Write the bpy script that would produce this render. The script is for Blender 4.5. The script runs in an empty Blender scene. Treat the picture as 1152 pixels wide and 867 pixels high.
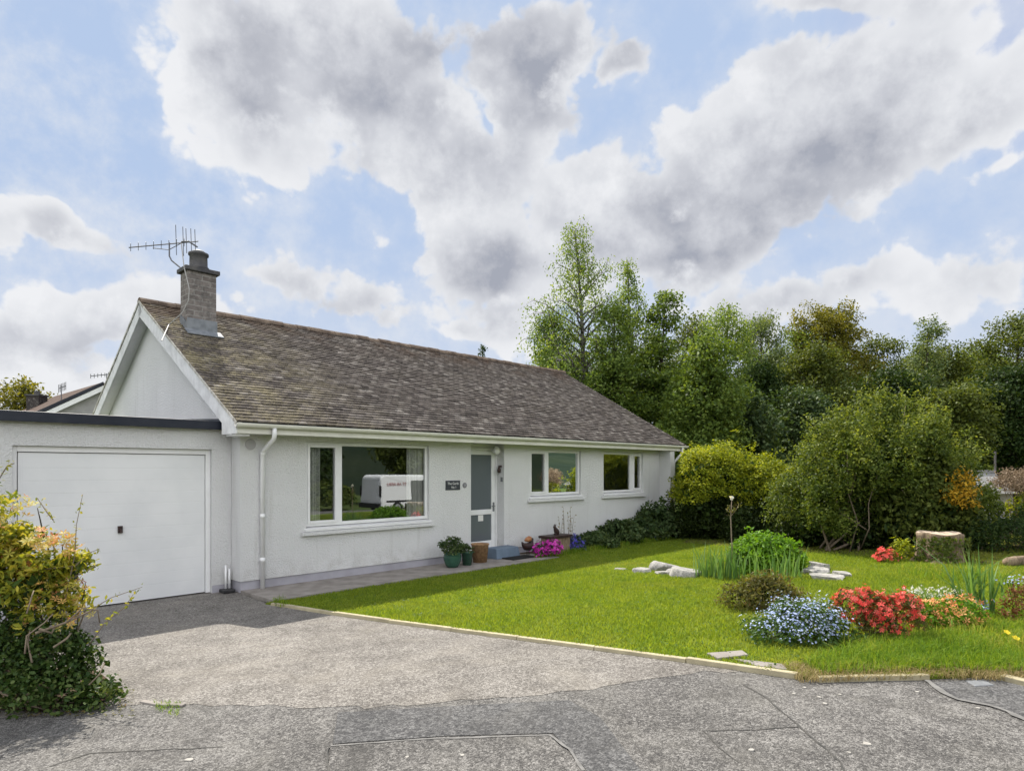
import bpy, bmesh, math, random
import numpy as np
from mathutils import Vector, Matrix
from mathutils.geometry import delaunay_2d_cdt

rng = np.random.default_rng(7)
random.seed(7)
sc = bpy.context.scene
col = sc.collection

# ------------------------------------------------------------------ frames
F_PX, YH = 717.8, 528.0            # focal length and horizon of the survey
HCAM = 1.93                        # eye height above the bungalow's plinth level
TH = 0.774
SN, CS = math.sin(TH), math.cos(TH)
CX, CY = -4.264, 10.0              # front left corner of the bungalow
ROTZ = math.atan2(CS, SN)

def uw(u, w, z=0.0):               # house axes -> world
    return Vector((CX + u*SN - w*CS, CY + u*CS + w*SN, z))

def to_uw(x, y):
    dx, dy = x-CX, y-CY
    return dx*SN + dy*CS, -dx*CS + dy*SN

def sstep(a, b, x):
    t = np.clip((x-a)/(b-a), 0, 1)
    return t*t*(3-2*t)

def terr(u, w):                    # the ground rises a little from the house to the road
    u = np.asarray(u, float); w = np.asarray(w, float)
    z = 0.33*sstep(-0.3, -9.8, w)
    z = z - 0.66*sstep(5.5, 15, u)*sstep(-11.2, -16.2, w)
    return z

def tz(x, y):
    return float(terr(*to_uw(x, y)))

def gpt(px, py):                   # a surveyed ground point
    z = 0.15
    for _ in range(30):
        Y = (HCAM-z)*F_PX/(py-YH); X = (px-576)/F_PX*Y
        z = 0.5*z + 0.5*tz(X, Y)
    return Vector((X, Y, tz(X, Y)))

def upx(px, w=0.0):                # distance along the facade
    r = (px-576)/F_PX
    return (r*(CY+w*SN) - (CX-w*CS))/(SN-r*CS)

def at(px, py, Y):
    return Vector(((px-576)/F_PX*Y, Y, HCAM+(YH-py)/F_PX*Y))

# ------------------------------------------------------------------ mesh building
class MB:
    def __init__(s): s.v = []; s.f = []
    def add(s, vs, fs):
        o = len(s.v); s.v += [tuple(v) for v in vs]; s.f += [tuple(i+o for i in f) for f in fs]
    def box(s, a, b):
        x0, y0, z0 = a; x1, y1, z1 = b
        s.add([(x0,y0,z0),(x1,y0,z0),(x1,y1,z0),(x0,y1,z0),(x0,y0,z1),(x1,y0,z1),(x1,y1,z1),(x0,y1,z1)],
              [(0,3,2,1),(4,5,6,7),(0,1,5,4),(1,2,6,5),(2,3,7,6),(3,0,4,7)])
    def hexa(s, p):                # 8 points, order of box
        s.add(p, [(0,3,2,1),(4,5,6,7),(0,1,5,4),(1,2,6,5),(2,3,7,6),(3,0,4,7)])
    def prism(s, poly, d):         # planar polygon pushed along vector d
        n = len(poly); d = Vector(d)
        a = [Vector(p) for p in poly]; b = [p+d for p in a]
        s.add(a+b, [tuple(range(n))[::-1], tuple(range(n, 2*n))] + [(i, (i+1) % n, n+(i+1) % n, n+i) for i in range(n)])
    def tube(s, pts, rad, n=6, cap=True):
        pts = [Vector(p) for p in pts]; m = len(pts)
        if not hasattr(rad, '__len__'): rad = [rad]*m
        vs = []; prev = None
        for i, p in enumerate(pts):
            d = (pts[min(i+1, m-1)]-pts[max(i-1, 0)])
            if d.length < 1e-9: d = Vector((0,0,1))
            d.normalize()
            a = d.orthogonal().normalized() if prev is None else (prev-d*prev.dot(d))
            if a.length < 1e-6: a = d.orthogonal()
            a.normalize(); prev = a; b = d.cross(a)
            for k in range(n):
                t = 2*math.pi*k/n
                vs.append(p+(a*math.cos(t)+b*math.sin(t))*rad[i])
        fs = [(i*n+k, i*n+(k+1) % n, (i+1)*n+(k+1) % n, (i+1)*n+k) for i in range(m-1) for k in range(n)]
        if cap: fs += [tuple(range(n))[::-1], tuple(range((m-1)*n, m*n))]
        s.add(vs, fs)
    def lathe(s, prof, n=24, c=(0,0,0)):
        vs = []
        for r, z in prof:
            for k in range(n):
                t = 2*math.pi*k/n; vs.append((c[0]+r*math.cos(t), c[1]+r*math.sin(t), c[2]+z))
        m = len(prof)
        fs = [(i*n+k, i*n+(k+1) % n, (i+1)*n+(k+1) % n, (i+1)*n+k) for i in range(m-1) for k in range(n)]
        fs += [tuple(range(n))[::-1], tuple(range((m-1)*n, m*n))]
        s.add(vs, fs)
    def build(s, name, mat, parent=None, smooth=False, bevel=0.0):
        me = bpy.data.meshes.new(name); me.from_pydata(s.v, [], s.f); me.update()
        bm = bmesh.new(); bm.from_mesh(me); bmesh.ops.recalc_face_normals(bm, faces=bm.faces); bm.to_mesh(me); bm.free()
        return link(name, me, mat, parent, smooth, bevel)

def link(name, me, mat, parent=None, smooth=False, bevel=0.0):
    for m in (mat if isinstance(mat, (list, tuple)) else [mat]): me.materials.append(m)
    if smooth: me.polygons.foreach_set('use_smooth', [True]*len(me.polygons))
    o = bpy.data.objects.new(name, me); col.objects.link(o)
    if parent is not None: o.parent = parent
    if bevel:
        b = o.modifiers.new('bevel', 'BEVEL'); b.width = bevel; b.segments = 2; b.limit_method = 'ANGLE'
    return o

def np_mesh(name, V, Fc, mat, parent=None, smooth=False):
    V = np.asarray(V, np.float32).reshape(-1, 3); Fc = np.asarray(Fc, np.int32)
    me = bpy.data.meshes.new(name); n, k = Fc.shape
    me.vertices.add(len(V)); me.vertices.foreach_set('co', V.ravel())
    me.loops.add(n*k); me.loops.foreach_set('vertex_index', Fc.ravel())
    me.polygons.add(n); me.polygons.foreach_set('loop_start', np.arange(0, n*k, k, dtype=np.int32))
    me.update(calc_edges=True); me.validate()
    return link(name, me, mat, parent, smooth)

def thing(name, label, cat, loc=(0,0,0), rotz=0.0, group=None):
    o = bpy.data.objects.new(name, None); col.objects.link(o)
    o.empty_display_size = 0.2
    o.location = loc; o.rotation_euler = (0,0,rotz); o['label'] = label; o['category'] = cat
    if group: o['group'] = group
    return o

def tag(o, label, cat, group=None):
    o['label'] = label; o['category'] = cat
    if group: o['group'] = group
    return o

def kind(o, k): o['kind'] = k; return o

def copy_tree(o, parent=None):
    c = o.copy(); col.objects.link(c)
    if parent is not None: c.parent = parent
    for ch in list(o.children): copy_tree(ch, c)
    return c

# ------------------------------------------------------------------ materials
def newmat(name):
    m = bpy.data.materials.new(name); m.use_nodes = True
    nt = m.node_tree; nt.nodes.clear()
    out = nt.nodes.new('ShaderNodeOutputMaterial')
    return m, nt, out

def nd(nt, t, inp=None, **kw):
    n = nt.nodes.new(t)
    for k, v in kw.items(): setattr(n, k, v)
    for k, v in (inp or {}).items():
        if isinstance(v, bpy.types.NodeSocket): nt.links.new(v, n.inputs[k])
        else: n.inputs[k].default_value = v
    return n

def c4(c): return (c[0], c[1], c[2], 1.0)

def ramp(nt, fac, stops, interp='LINEAR'):
    r = nt.nodes.new('ShaderNodeValToRGB'); r.color_ramp.interpolation = interp
    e = r.color_ramp.elements
    e[0].position, e[0].color = stops[0][0], c4(stops[0][1])
    e[1].position, e[1].color = stops[-1][0], c4(stops[-1][1])
    for p, c in stops[1:-1]:
        x = e.new(p); x.color = c4(c)
    nt.links.new(fac, r.inputs[0]); return r.outputs[0]

def mixc(nt, fac, a, b, mode='MIX'):
    m = nt.nodes.new('ShaderNodeMix'); m.data_type = 'RGBA'; m.blend_type = mode
    for s, v in ((m.inputs[0], fac), (m.inputs[6], a), (m.inputs[7], b)):
        if isinstance(v, bpy.types.NodeSocket): nt.links.new(v, s)
        else: s.default_value = v if not isinstance(v, tuple) else c4(v)
    return m.outputs[2]

def noise(nt, vec, scale, detail=4, rough=0.55, out='Fac', dist=0.0):
    n = nd(nt, 'ShaderNodeTexNoise', {'Scale': scale, 'Detail': detail, 'Roughness': rough, 'Distortion': dist, 'Vector': vec})
    return n.outputs['Fac' if out == 'Fac' else 'Color']

def math_(nt, op, a, b=0.0, c=0.0, clamp=False):
    n = nt.nodes.new('ShaderNodeMath'); n.operation = op; n.use_clamp = clamp
    for i, v in enumerate((a, b, c)):
        if isinstance(v, bpy.types.NodeSocket): nt.links.new(v, n.inputs[i])
        else: n.inputs[i].default_value = v
    return n.outputs[0]

def maprange(nt, v, a, b, c=0.0, d=1.0, smooth=True):
    n = nt.nodes.new('ShaderNodeMapRange'); n.interpolation_type = 'SMOOTHSTEP' if smooth else 'LINEAR'
    nt.links.new(v, n.inputs[0])
    for i, x in enumerate((a, b, c, d)): n.inputs[i+1].default_value = x
    return n.outputs[0]

def objco(nt): return nd(nt, 'ShaderNodeTexCoord').outputs['Object']

def finish(nt, out, color, rough=0.6, spec=0.3, bump=None, bstr=0.4, bdist=0.01, metal=0.0):
    p = nd(nt, 'ShaderNodeBsdfPrincipled', {'Roughness': rough, 'Specular IOR Level': spec, 'Metallic': metal})
    if isinstance(color, bpy.types.NodeSocket): nt.links.new(color, p.inputs['Base Color'])
    else: p.inputs['Base Color'].default_value = c4(color)
    if bump is not None:
        b = nd(nt, 'ShaderNodeBump', {'Strength': bstr, 'Distance': bdist, 'Height': bump})
        nt.links.new(b.outputs[0], p.inputs['Normal'])
    nt.links.new(p.outputs[0], out.inputs[0]); return p

def simple(name, c1, c2=None, scale=8.0, rough=0.5, spec=0.3, bscale=None, bstr=0.3, bdist=0.004, metal=0.0, detail=5):
    m, nt, out = newmat(name); co = objco(nt)
    c = c1
    if c2 is not None:
        c = mixc(nt, maprange(nt, noise(nt, co, scale, detail), .3, .7), c1, c2)
    b = noise(nt, co, bscale, 4, .6) if bscale else None
    finish(nt, out, c, rough, spec, b, bstr, bdist, metal); return m

def m_render():
    m, nt, out = newmat('white_roughcast'); co = objco(nt)
    big = noise(nt, co, 0.9, 5); fine = noise(nt, co, 55, 3, .6)
    v = nd(nt, 'ShaderNodeTexVoronoi', {'Scale': 75, 'Vector': co}).outputs['Distance']
    c = mixc(nt, maprange(nt, big, .35, .7), (.81, .81, .80), (.86, .86, .85))
    c = mixc(nt, maprange(nt, fine, .54, .70, 0, .20), c, (.55, .545, .52))
    st = nd(nt, 'ShaderNodeMapping', {'Vector': co, 'Scale': (5, 5, .35)}).outputs[0]
    c = mixc(nt, maprange(nt, noise(nt, st, 1.3, 6, .6), .54, .8, 0, .30), c, (.50, .49, .44))
    lowz = nd(nt, 'ShaderNodeSeparateXYZ', {0: co}).outputs[2]
    c = mixc(nt, math_(nt, 'MULTIPLY', maprange(nt, lowz, .6, .12, 0, .3), maprange(nt, noise(nt, co, 4, 6, .7), .40, .66)), c, (.40, .37, .31))
    h = math_(nt, 'ADD', math_(nt, 'MULTIPLY', v, -.3), noise(nt, co, 38, 5, .7))
    finish(nt, out, c, .9, .15, h, 1.0, .035); return m

def m_tile():
    m, nt, out = newmat('concrete_tile'); co = objco(nt)
    g = nd(nt, 'ShaderNodeNewGeometry').outputs['Random Per Island']
    c = ramp(nt, g, [(0, (.062, .053, .049)), (.3, (.098, .084, .076)), (.65, (.135, .117, .105)), (.9, (.175, .155, .140)), (1, (.27, .245, .22))])
    # weathering: yellow-grey lichen at the left verge and along the courses, brown moss near the ridge
    sep = nd(nt, 'ShaderNodeSeparateXYZ', {0: co})
    left = maprange(nt, sep.outputs[0], 3.4, -0.4)
    n1 = noise(nt, co, 2.2, 6, .65); n2 = noise(nt, co, 28, 4, .7)
    lm = math_(nt, 'MULTIPLY', math_(nt, 'MULTIPLY_ADD', left, .70, .06), maprange(nt, math_(nt, 'ADD', math_(nt, 'MULTIPLY', n1, .5), math_(nt, 'MULTIPLY', n2, .5)), .44, .60))
    c = mixc(nt, lm, c, (.33, .285, .165))
    top = maprange(nt, sep.outputs[2], 4.55, 5.3)
    mm = math_(nt, 'MULTIPLY', top, maprange(nt, noise(nt, co, 1.3, 5, .6), .40, .62))
    c = mixc(nt, math_(nt, 'MULTIPLY', mm, .75), c, (.085, .050, .030))
    c = mixc(nt, maprange(nt, noise(nt, co, 70, 3, .7), .5, .75, 0, .35), c, (.26, .24, .215))
    c = mixc(nt, maprange(nt, noise(nt, co, .7, 4, .6), .42, .70, 0, .12), c, (.085, .070, .062))
    finish(nt, out, c, .95, .1, n2, .5, .008); return m

def m_asphalt(name, lo, mid, hi, tint, tintamt, scale=95):
    m, nt, out = newmat(name); co = objco(nt)
    v = nd(nt, 'ShaderNodeTexVoronoi', {'Scale': scale, 'Vector': co})
    v2 = nd(nt, 'ShaderNodeTexVoronoi', {'Scale': scale*.42, 'Vector': co})
    sepc = nd(nt, 'ShaderNodeSeparateColor', {0: v.outputs['Color']}).outputs[0]
    sepd = nd(nt, 'ShaderNodeSeparateColor', {0: v2.outputs['Color']}).outputs[1]
    g = math_(nt, 'ADD', math_(nt, 'MULTIPLY', sepc, .6), math_(nt, 'MULTIPLY', sepd, .4))
    big = noise(nt, co, .55, 6, .6); mid_ = noise(nt, co, 3.5, 5, .65)
    g = math_(nt, 'ADD', g, math_(nt, 'MULTIPLY', math_(nt, 'SUBTRACT', big, .5), .6))
    g = math_(nt, 'ADD', g, math_(nt, 'MULTIPLY', math_(nt, 'SUBTRACT', mid_, .5), .65))
    c = ramp(nt, g, [(.12, lo), (.5, mid), (.92, hi)])
    c = mixc(nt, maprange(nt, noise(nt, co, 1.1, 6, .65, dist=.6), .45, .75, 0, tintamt), c, tint)
    c = mixc(nt, maprange(nt, noise(nt, co, .8, 7, .7, dist=.8), .56, .72, 0, .45), c, tuple(x*.45 for x in mid))
    c = mixc(nt, maprange(nt, noise(nt, co, 6, 5, .75), .64, .74, 0, .5), c, tuple(x*.5 for x in mid))
    h = math_(nt, 'ADD', math_(nt, 'MULTIPLY', v.outputs['Distance'], -1.0), math_(nt, 'MULTIPLY', noise(nt, co, 40, 3), .6))
    finish(nt, out, c, .92, .2, h, .9, .006); return m

def m_leaf(name, cols, trans=.3, rough=.55, nscale=1.6, gloss=.15, shift=.35):
    if 'petals' not in name: trans = min(.5, trans+.02)
    m, nt, out = newmat(name); co = objco(nt)
    g = nd(nt, 'ShaderNodeNewGeometry').outputs['Random Per Island']
    big = maprange(nt, noise(nt, co, nscale, 3), .3, .7, smooth=False)
    f = math_(nt, 'ADD', math_(nt, 'MULTIPLY', g, 1-shift), math_(nt, 'MULTIPLY', big, shift))
    c = ramp(nt, f, [(i/(len(cols)-1)*.8+.1, x) for i, x in enumerate(cols)])
    p = nd(nt, 'ShaderNodeBsdfPrincipled', {'Roughness': rough, 'Specular IOR Level': gloss, 'Base Color': c})
    tcol = mixc(nt, 1.0, c, (1.7, 1.55, .55), 'MULTIPLY')
    t = nd(nt, 'ShaderNodeBsdfTranslucent', {'Color': tcol if cols[0][1] >= cols[0][0]*.9 else c})
    mx = nd(nt, 'ShaderNodeMixShader', {0: trans, 1: p.outputs[0], 2: t.outputs[0]})
    nt.links.new(mx.outputs[0], out.inputs[0]); return m

def m_obscured():
    m, nt, out = newmat('obscured_glass'); co = objco(nt)
    finish(nt, out, (.12, .138, .148), .2, .6, noise(nt, co, 45, 3), .25, .004); return m

def m_glass(refl=.24):
    m, nt, out = newmat('window_glass')
    fr = nd(nt, 'ShaderNodeFresnel', {'IOR': 1.5})
    f = maprange(nt, fr.outputs[0], 0.02, .6, refl, 1.0, False)
    gl = nd(nt, 'ShaderNodeBsdfGlossy', {'Roughness': 0.0, 'Color': (.93, .97, .98, 1)})
    tr = nd(nt, 'ShaderNodeBsdfTransparent', {'Color': (.90, .93, .92, 1)})
    mx = nd(nt, 'ShaderNodeMixShader', {0: f, 1: tr.outputs[0], 2: gl.outputs[0]})
    nt.links.new(mx.outputs[0], out.inputs[0]); return m

def m_brick(name, a, b, mortar, sx=.215, sz=.075, msz=.006):
    m, nt, out = newmat(name); co = objco(nt)
    s = nd(nt, 'ShaderNodeSeparateXYZ', {0: co})
    v = nd(nt, 'ShaderNodeCombineXYZ', {0: math_(nt, 'ADD', s.outputs[0], s.outputs[1]), 1: s.outputs[2]}).outputs[0]
    br = nd(nt, 'ShaderNodeTexBrick', {'Vector': v, 'Color1': c4(a), 'Color2': c4(b), 'Mortar': c4(mortar), 'Scale': 1.0,
            'Mortar Size': msz, 'Brick Width': sx, 'Row Height': sz, 'Bias': 0.0})
    c = mixc(nt, maprange(nt, noise(nt, co, 7, 6, .7), .42, .68, 0, .75), br.outputs[0], (.09, .085, .08))
    c = mixc(nt, maprange(nt, noise(nt, co, 13, 5, .7), .5, .72, 0, .5), c, (.36, .33, .30))
    h = math_(nt, 'ADD', math_(nt, 'MULTIPLY', br.outputs[1], -.8), noise(nt, co, 30, 4))
    finish(nt, out, c, .95, .1, h, .7, .01); return m

def m_bark(name, a, b, scale=6):
    m, nt, out = newmat(name); co = objco(nt)
    v = nd(nt, 'ShaderNodeMapping', {'Vector': co, 'Scale': (3, 3, .7)}).outputs[0]
    n = noise(nt, v, scale, 6, .65)
    finish(nt, out, ramp(nt, n, [(.3, a), (.7, b)]), .95, .1, n, .6, .02); return m

M = dict(
    render=m_render(), tile=m_tile(), glass=m_glass(), obscured=m_obscured(),
    plinth=simple('plinth_paint', (.42, .41, .45), (.34, .33, .36), 3, .8, .2, 40, .3),
    upvc=simple('white_upvc', (.82, .82, .82), (.76, .76, .75), 4, .3, .4),
    fascia=simple('cream_gutter', (.80, .79, .72), (.70, .69, .62), 3, .35, .4),
    barge=simple('weathered_white_board', (.76, .76, .76), (.60, .60, .60), 6, .6, .25, 30, .2),
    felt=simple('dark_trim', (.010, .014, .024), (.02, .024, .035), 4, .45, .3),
    gdoor=simple('garage_door_paint', (.77, .775, .77), (.70, .71, .71), 1.6, .45, .35, 5, .10, .012),
    ridge=simple('ridge_tile', (.10, .075, .06), (.22, .17, .13), 5, .95, .1, 25, .5, .01),
    mortar=simple('cement_mortar', (.62, .60, .55), (.34, .32, .28), 9, .95, .1, 30, .6, .01),
    brick=m_brick('chimney_brick', (.15, .13, .12), (.27, .24, .22), (.30, .285, .265), .30, .10, .010),
    darkbrick=m_brick('dark_chimney_brick', (.035, .03, .03), (.06, .05, .048), (.05, .047, .045)),
    lead=simple('lead_flashing', (.15, .165, .18), (.23, .245, .26), 8, .6, .4, 12, .3, .01),
    pot=simple('dark_clay', (.05, .05, .055), (.10, .095, .09), 6, .7, .3),
    steel=simple('aerial_metal', (.10, .10, .11), (.16, .16, .17), 20, .5, .4, metal=.4),
    cable=simple('pale_cable', (.34, .33, .31), None, 1, .6, .3),
    dark=simple('black_plastic', (.015, .015, .017), (.03, .03, .03), 5, .5, .4),
    slate=simple('slate_plaque', (.03, .035, .042), (.05, .055, .062), 12, .5, .4),
    letter=simple('white_lettering', (.80, .80, .78), None, 1, .6, .2),
    red=simple('red_lettering', (.30, .05, .05), None, 1, .5, .3),
    room=simple('room_wall', (.30, .29, .27), (.26, .25, .24), 2, .9, .1),
    floorm=simple('room_carpet', (.10, .085, .07), (.13, .11, .09), 5, .95, .1),
    curtain=simple('curtain_cloth', (.85, .84, .81), (.80, .79, .76), 7, .9, .1),
    drive=m_asphalt('worn_driveway_tarmac', (.085, .078, .07), (.165, .152, .136), (.35, .33, .30), (.255, .232, .195), .45, 130),
    road=m_asphalt('road_asphalt', (.05, .048, .046), (.112, .107, .100), (.27, .26, .243), (.150, .142, .124), .5, 130),
    patch=m_asphalt('dark_asphalt_patch', (.045, .045, .046), (.085, .084, .083), (.18, .178, .174), (.11, .105, .095), .4),
    seal=simple('pale_joint_grout', (.20, .195, .185), (.14, .137, .13), 14, .9, .1, 60, .5),
    crack=simple('tar_crack', (.05, .05, .047), (.085, .08, .072), 10, .8, .2),
    conc=simple('concrete', (.30, .275, .25), (.21, .19, .17), 4, .95, .1, 60, .5, .006),
    kerb=simple('pale_edging_stone', (.46, .41, .27), (.34, .30, .20), 5, .9, .1, 40, .4, .008),
    soil=simple('garden_soil', (.06, .042, .03), (.11, .08, .055), 7, 1, .05, 25, .9, .03),
    lawn=simple('lawn_turf', (.095, .155, .016), (.15, .185, .025), 2.5, 1, .05, 60, .8, .02),
    field=simple('rough_grass', (.05, .09, .02), (.085, .105, .03), .6, 1, .05, 4, .6, .08),
    stone=simple('garden_stone', (.36, .35, .33), (.22, .215, .21), 6, .9, .2, 14, .7, .03),
    chip=simple('pale_chip', (.40, .38, .34), (.30, .285, .255), 30, .9, .2),
    bark=m_bark('dark_bark', (.030, .024, .018), (.10, .082, .062)),
    birchbark=m_bark('grey_bark', (.06, .055, .05), (.22, .21, .195)),
    twig=m_bark('pale_twig', (.13, .10, .07), (.28, .23, .17)),
    stump=m_bark('stump_bark', (.10, .07, .045), (.34, .26, .18), 7),
    stumptop=simple('sawn_wood', (.52, .42, .32), (.36, .28, .20), 9, .9, .1, 30, .4),
    terracotta=simple('terracotta', (.36, .15, .075), (.26, .11, .06), 8, .9, .15, 30, .3),
    wicker=simple('woven_wicker', (.34, .21, .11), (.20, .12, .065), 18, .8, .2, 40, .5),
    greenglaze=simple('green_glaze', (.025, .075, .05), (.035, .10, .065), 6, .2, .5),
    bluestep=simple('blue_grey_paint', (.14, .19, .25), (.11, .15, .20), 4, .6, .3, 30, .2),
    iron=simple('cast_iron', (.022, .014, .014), (.05, .025, .02), 15, .5, .4),
    rubber=simple('black_rubber', (.012, .012, .012), (.02, .02, .02), 20, .8, .2),
    steelcover=simple('grey_cover', (.20, .21, .22), (.15, .155, .16), 10, .6, .4, 50, .4),
    vanpaint=simple('white_van_paint', (.84, .85, .86), None, 1, .2, .5),
    darkglass=simple('dark_vehicle_glass', (.015, .018, .02), None, 1, .05, .6),
    brown=simple('brown_tile', (.075, .052, .043), (.11, .078, .062), 5, .95, .1, 12, .5, .02),
    greywall=simple('grey_render', (.40, .39, .39), (.34, .33, .33), 3, .9, .1, 40, .3),
    sheet=simple('grey_roof_sheet', (.27, .27, .26), (.20, .20, .19), 4, .8, .2),
    gold=simple('glazed_ornament', (.45, .22, .08), (.30, .12, .05), 9, .4, .4),
    paper=simple('white_paper', (.75, .74, .70), None, 1, .8, .2),
    hillm=simple('far_woods', (.014, .024, .014), (.026, .036, .018), .05, 1, .05, .15, .5, 1.5),
)

def m_grass():
    m, nt, out = newmat('grass_blades'); co = objco(nt)
    g = nd(nt, 'ShaderNodeNewGeometry').outputs['Random Per Island']
    n1 = noise(nt, co, .45, 5, .6); n2 = noise(nt, co, 2.6, 4, .6)
    f = math_(nt, 'ADD', math_(nt, 'MULTIPLY', g, .45), math_(nt, 'MULTIPLY', n2, .55))
    c = ramp(nt, f, [(.15, (.085, .145, .014)), (.42, (.150, .215, .022)), (.65, (.215, .275, .032)), (.88, (.31, .34, .07))])
    c = mixc(nt, maprange(nt, n1, .46, .70, 0, .5), c, (.26, .27, .07))
    c = mixc(nt, maprange(nt, noise(nt, co, 1.4, 5, .65), .56, .74, 0, .55), c, (.07, .15, .022))
    p = nd(nt, 'ShaderNodeBsdfPrincipled', {'Roughness': .65, 'Specular IOR Level': .15, 'Base Color': c})
    t = nd(nt, 'ShaderNodeBsdfTranslucent', {'Color': mixc(nt, 1.0, c, (1.7, 1.55, .55), 'MULTIPLY')})
    mx = nd(nt, 'ShaderNodeMixShader', {0: .45, 1: p.outputs[0], 2: t.outputs[0]}); nt.links.new(mx.outputs[0], out.inputs[0]); return m

# leaves
M.update(
    l_birch=m_leaf('birch_leaves', [(0.067, 0.116, 0.032), (0.120, 0.189, 0.043), (0.183, 0.261, 0.058), (0.290, 0.348, 0.097)], .35),
    l_mid=m_leaf('mid_green_leaves', [(0.052, 0.086, 0.021), (0.090, 0.144, 0.030), (0.132, 0.193, 0.037), (0.196, 0.253, 0.057)], .32),
    l_willow=m_leaf('grey_green_leaves', [(0.055, 0.091, 0.036), (0.101, 0.146, 0.055), (0.155, 0.204, 0.073), (0.218, 0.255, 0.109)], .3),
    l_gold=m_leaf('olive_gold_leaves', [(0.075, 0.085, 0.016), (0.125, 0.130, 0.022), (0.180, 0.175, 0.028), (0.250, 0.220, 0.045)], .35),
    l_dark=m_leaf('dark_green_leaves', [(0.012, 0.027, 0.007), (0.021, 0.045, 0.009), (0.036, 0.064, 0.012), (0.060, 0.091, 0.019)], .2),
    l_olive=m_leaf('olive_leaves', [(0.040, 0.061, 0.013), (0.073, 0.101, 0.019), (0.111, 0.142, 0.028), (0.164, 0.191, 0.044)], .3),
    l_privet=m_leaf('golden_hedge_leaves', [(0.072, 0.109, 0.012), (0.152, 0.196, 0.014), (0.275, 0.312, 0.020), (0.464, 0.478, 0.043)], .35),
    l_hedge=m_leaf('hedge_shade_leaves', [(0.009, 0.019, 0.003), (0.021, 0.035, 0.006), (0.039, 0.058, 0.008)], .2),
    l_shrub=m_leaf('big_shrub_leaves', [(0.030, 0.051, 0.011), (0.066, 0.103, 0.017), (0.126, 0.168, 0.029), (0.212, 0.245, 0.050)], .3),
    l_orange=m_leaf('golden_leaves', [(0.300, 0.170, 0.012), (0.520, 0.300, 0.020), (0.660, 0.440, 0.050)], .3),
    l_fern=m_leaf('dark_foliage', [(0.021, 0.043, 0.017), (0.044, 0.077, 0.026), (0.071, 0.110, 0.038), (0.127, 0.167, 0.069)], .25),
    l_mound=m_leaf('bright_mound_leaves', [(0.069, 0.161, 0.014), (0.115, 0.241, 0.018), (0.184, 0.322, 0.034)], .35),
    l_iris=m_leaf('iris_leaves', [(0.065, 0.143, 0.039), (0.117, 0.221, 0.065), (0.195, 0.299, 0.117)], .3),
    l_brown=m_leaf('bronze_leaves', [(0.055, 0.055, 0.018), (0.100, 0.105, 0.030), (0.160, 0.155, 0.045), (0.170, 0.100, 0.045)], .3),
    l_forget=m_leaf('hairy_green_leaves', [(0.035, 0.075, 0.018), (0.060, 0.115, 0.025), (0.090, 0.150, 0.040)], .3),
    l_straw=m_leaf('straw_blades', [(0.280, 0.210, 0.090), (0.380, 0.300, 0.140), (0.220, 0.200, 0.060)], .3),
    l_pieris=m_leaf('yellow_green_leaves', [(0.083, 0.128, 0.021), (0.179, 0.209, 0.026), (0.329, 0.322, 0.041), (0.538, 0.448, 0.075)], .35),
    l_flush=m_leaf('orange_red_young_leaves', [(0.550, 0.140, 0.090), (0.660, 0.340, 0.140), (0.620, 0.480, 0.120), (0.420, 0.400, 0.060), (0.700, 0.580, 0.260)], .35),
    l_ivy=m_leaf('small_dark_leaves', [(0.014, 0.034, 0.009), (0.030, 0.062, 0.014), (0.054, 0.095, 0.022), (0.119, 0.157, 0.049)], .2, .4),
    grass=m_grass(),
    longgrass=m_leaf('long_grass_blades', [(0.072, 0.144, 0.014), (0.120, 0.216, 0.022), (0.192, 0.282, 0.030), (0.336, 0.324, 0.072)], .35, .6, 1.2, .1, .4),
    f_red=m_leaf('red_petals', [(0.660, 0.040, 0.035), (0.800, 0.100, 0.080), (0.840, 0.260, 0.200)], .3),
    f_blue=m_leaf('blue_petals', [(0.280, 0.370, 0.680), (0.420, 0.500, 0.780), (0.580, 0.640, 0.840)], .2),
    f_violet=m_leaf('violet_petals', [(0.060, 0.050, 0.420), (0.110, 0.090, 0.550), (0.200, 0.160, 0.650)], .2),
    f_pink=m_leaf('magenta_petals', [(0.420, 0.020, 0.280), (0.600, 0.040, 0.420), (0.700, 0.120, 0.520)], .2),
    f_peach=m_leaf('peach_petals', [(0.680, 0.220, 0.080), (0.760, 0.340, 0.140), (0.800, 0.480, 0.180)], .25),
    f_white=m_leaf('white_petals', [(0.620, 0.620, 0.660), (0.760, 0.760, 0.780), (0.800, 0.780, 0.820)], .2),
    f_yellow=m_leaf('yellow_petals', [(0.750, 0.500, 0.020), (0.800, 0.600, 0.040), (0.820, 0.660, 0.100)], .2),
)

# ------------------------------------------------------------------ foliage kit
def unit(v): return v/np.maximum(np.linalg.norm(v, axis=1, keepdims=True), 1e-9)

def rand_unit(n): return unit(rng.normal(size=(n, 3)))
def ball(n): return rand_unit(n)*(rng.random((n, 1))**(1/2.4))*1.75

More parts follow.
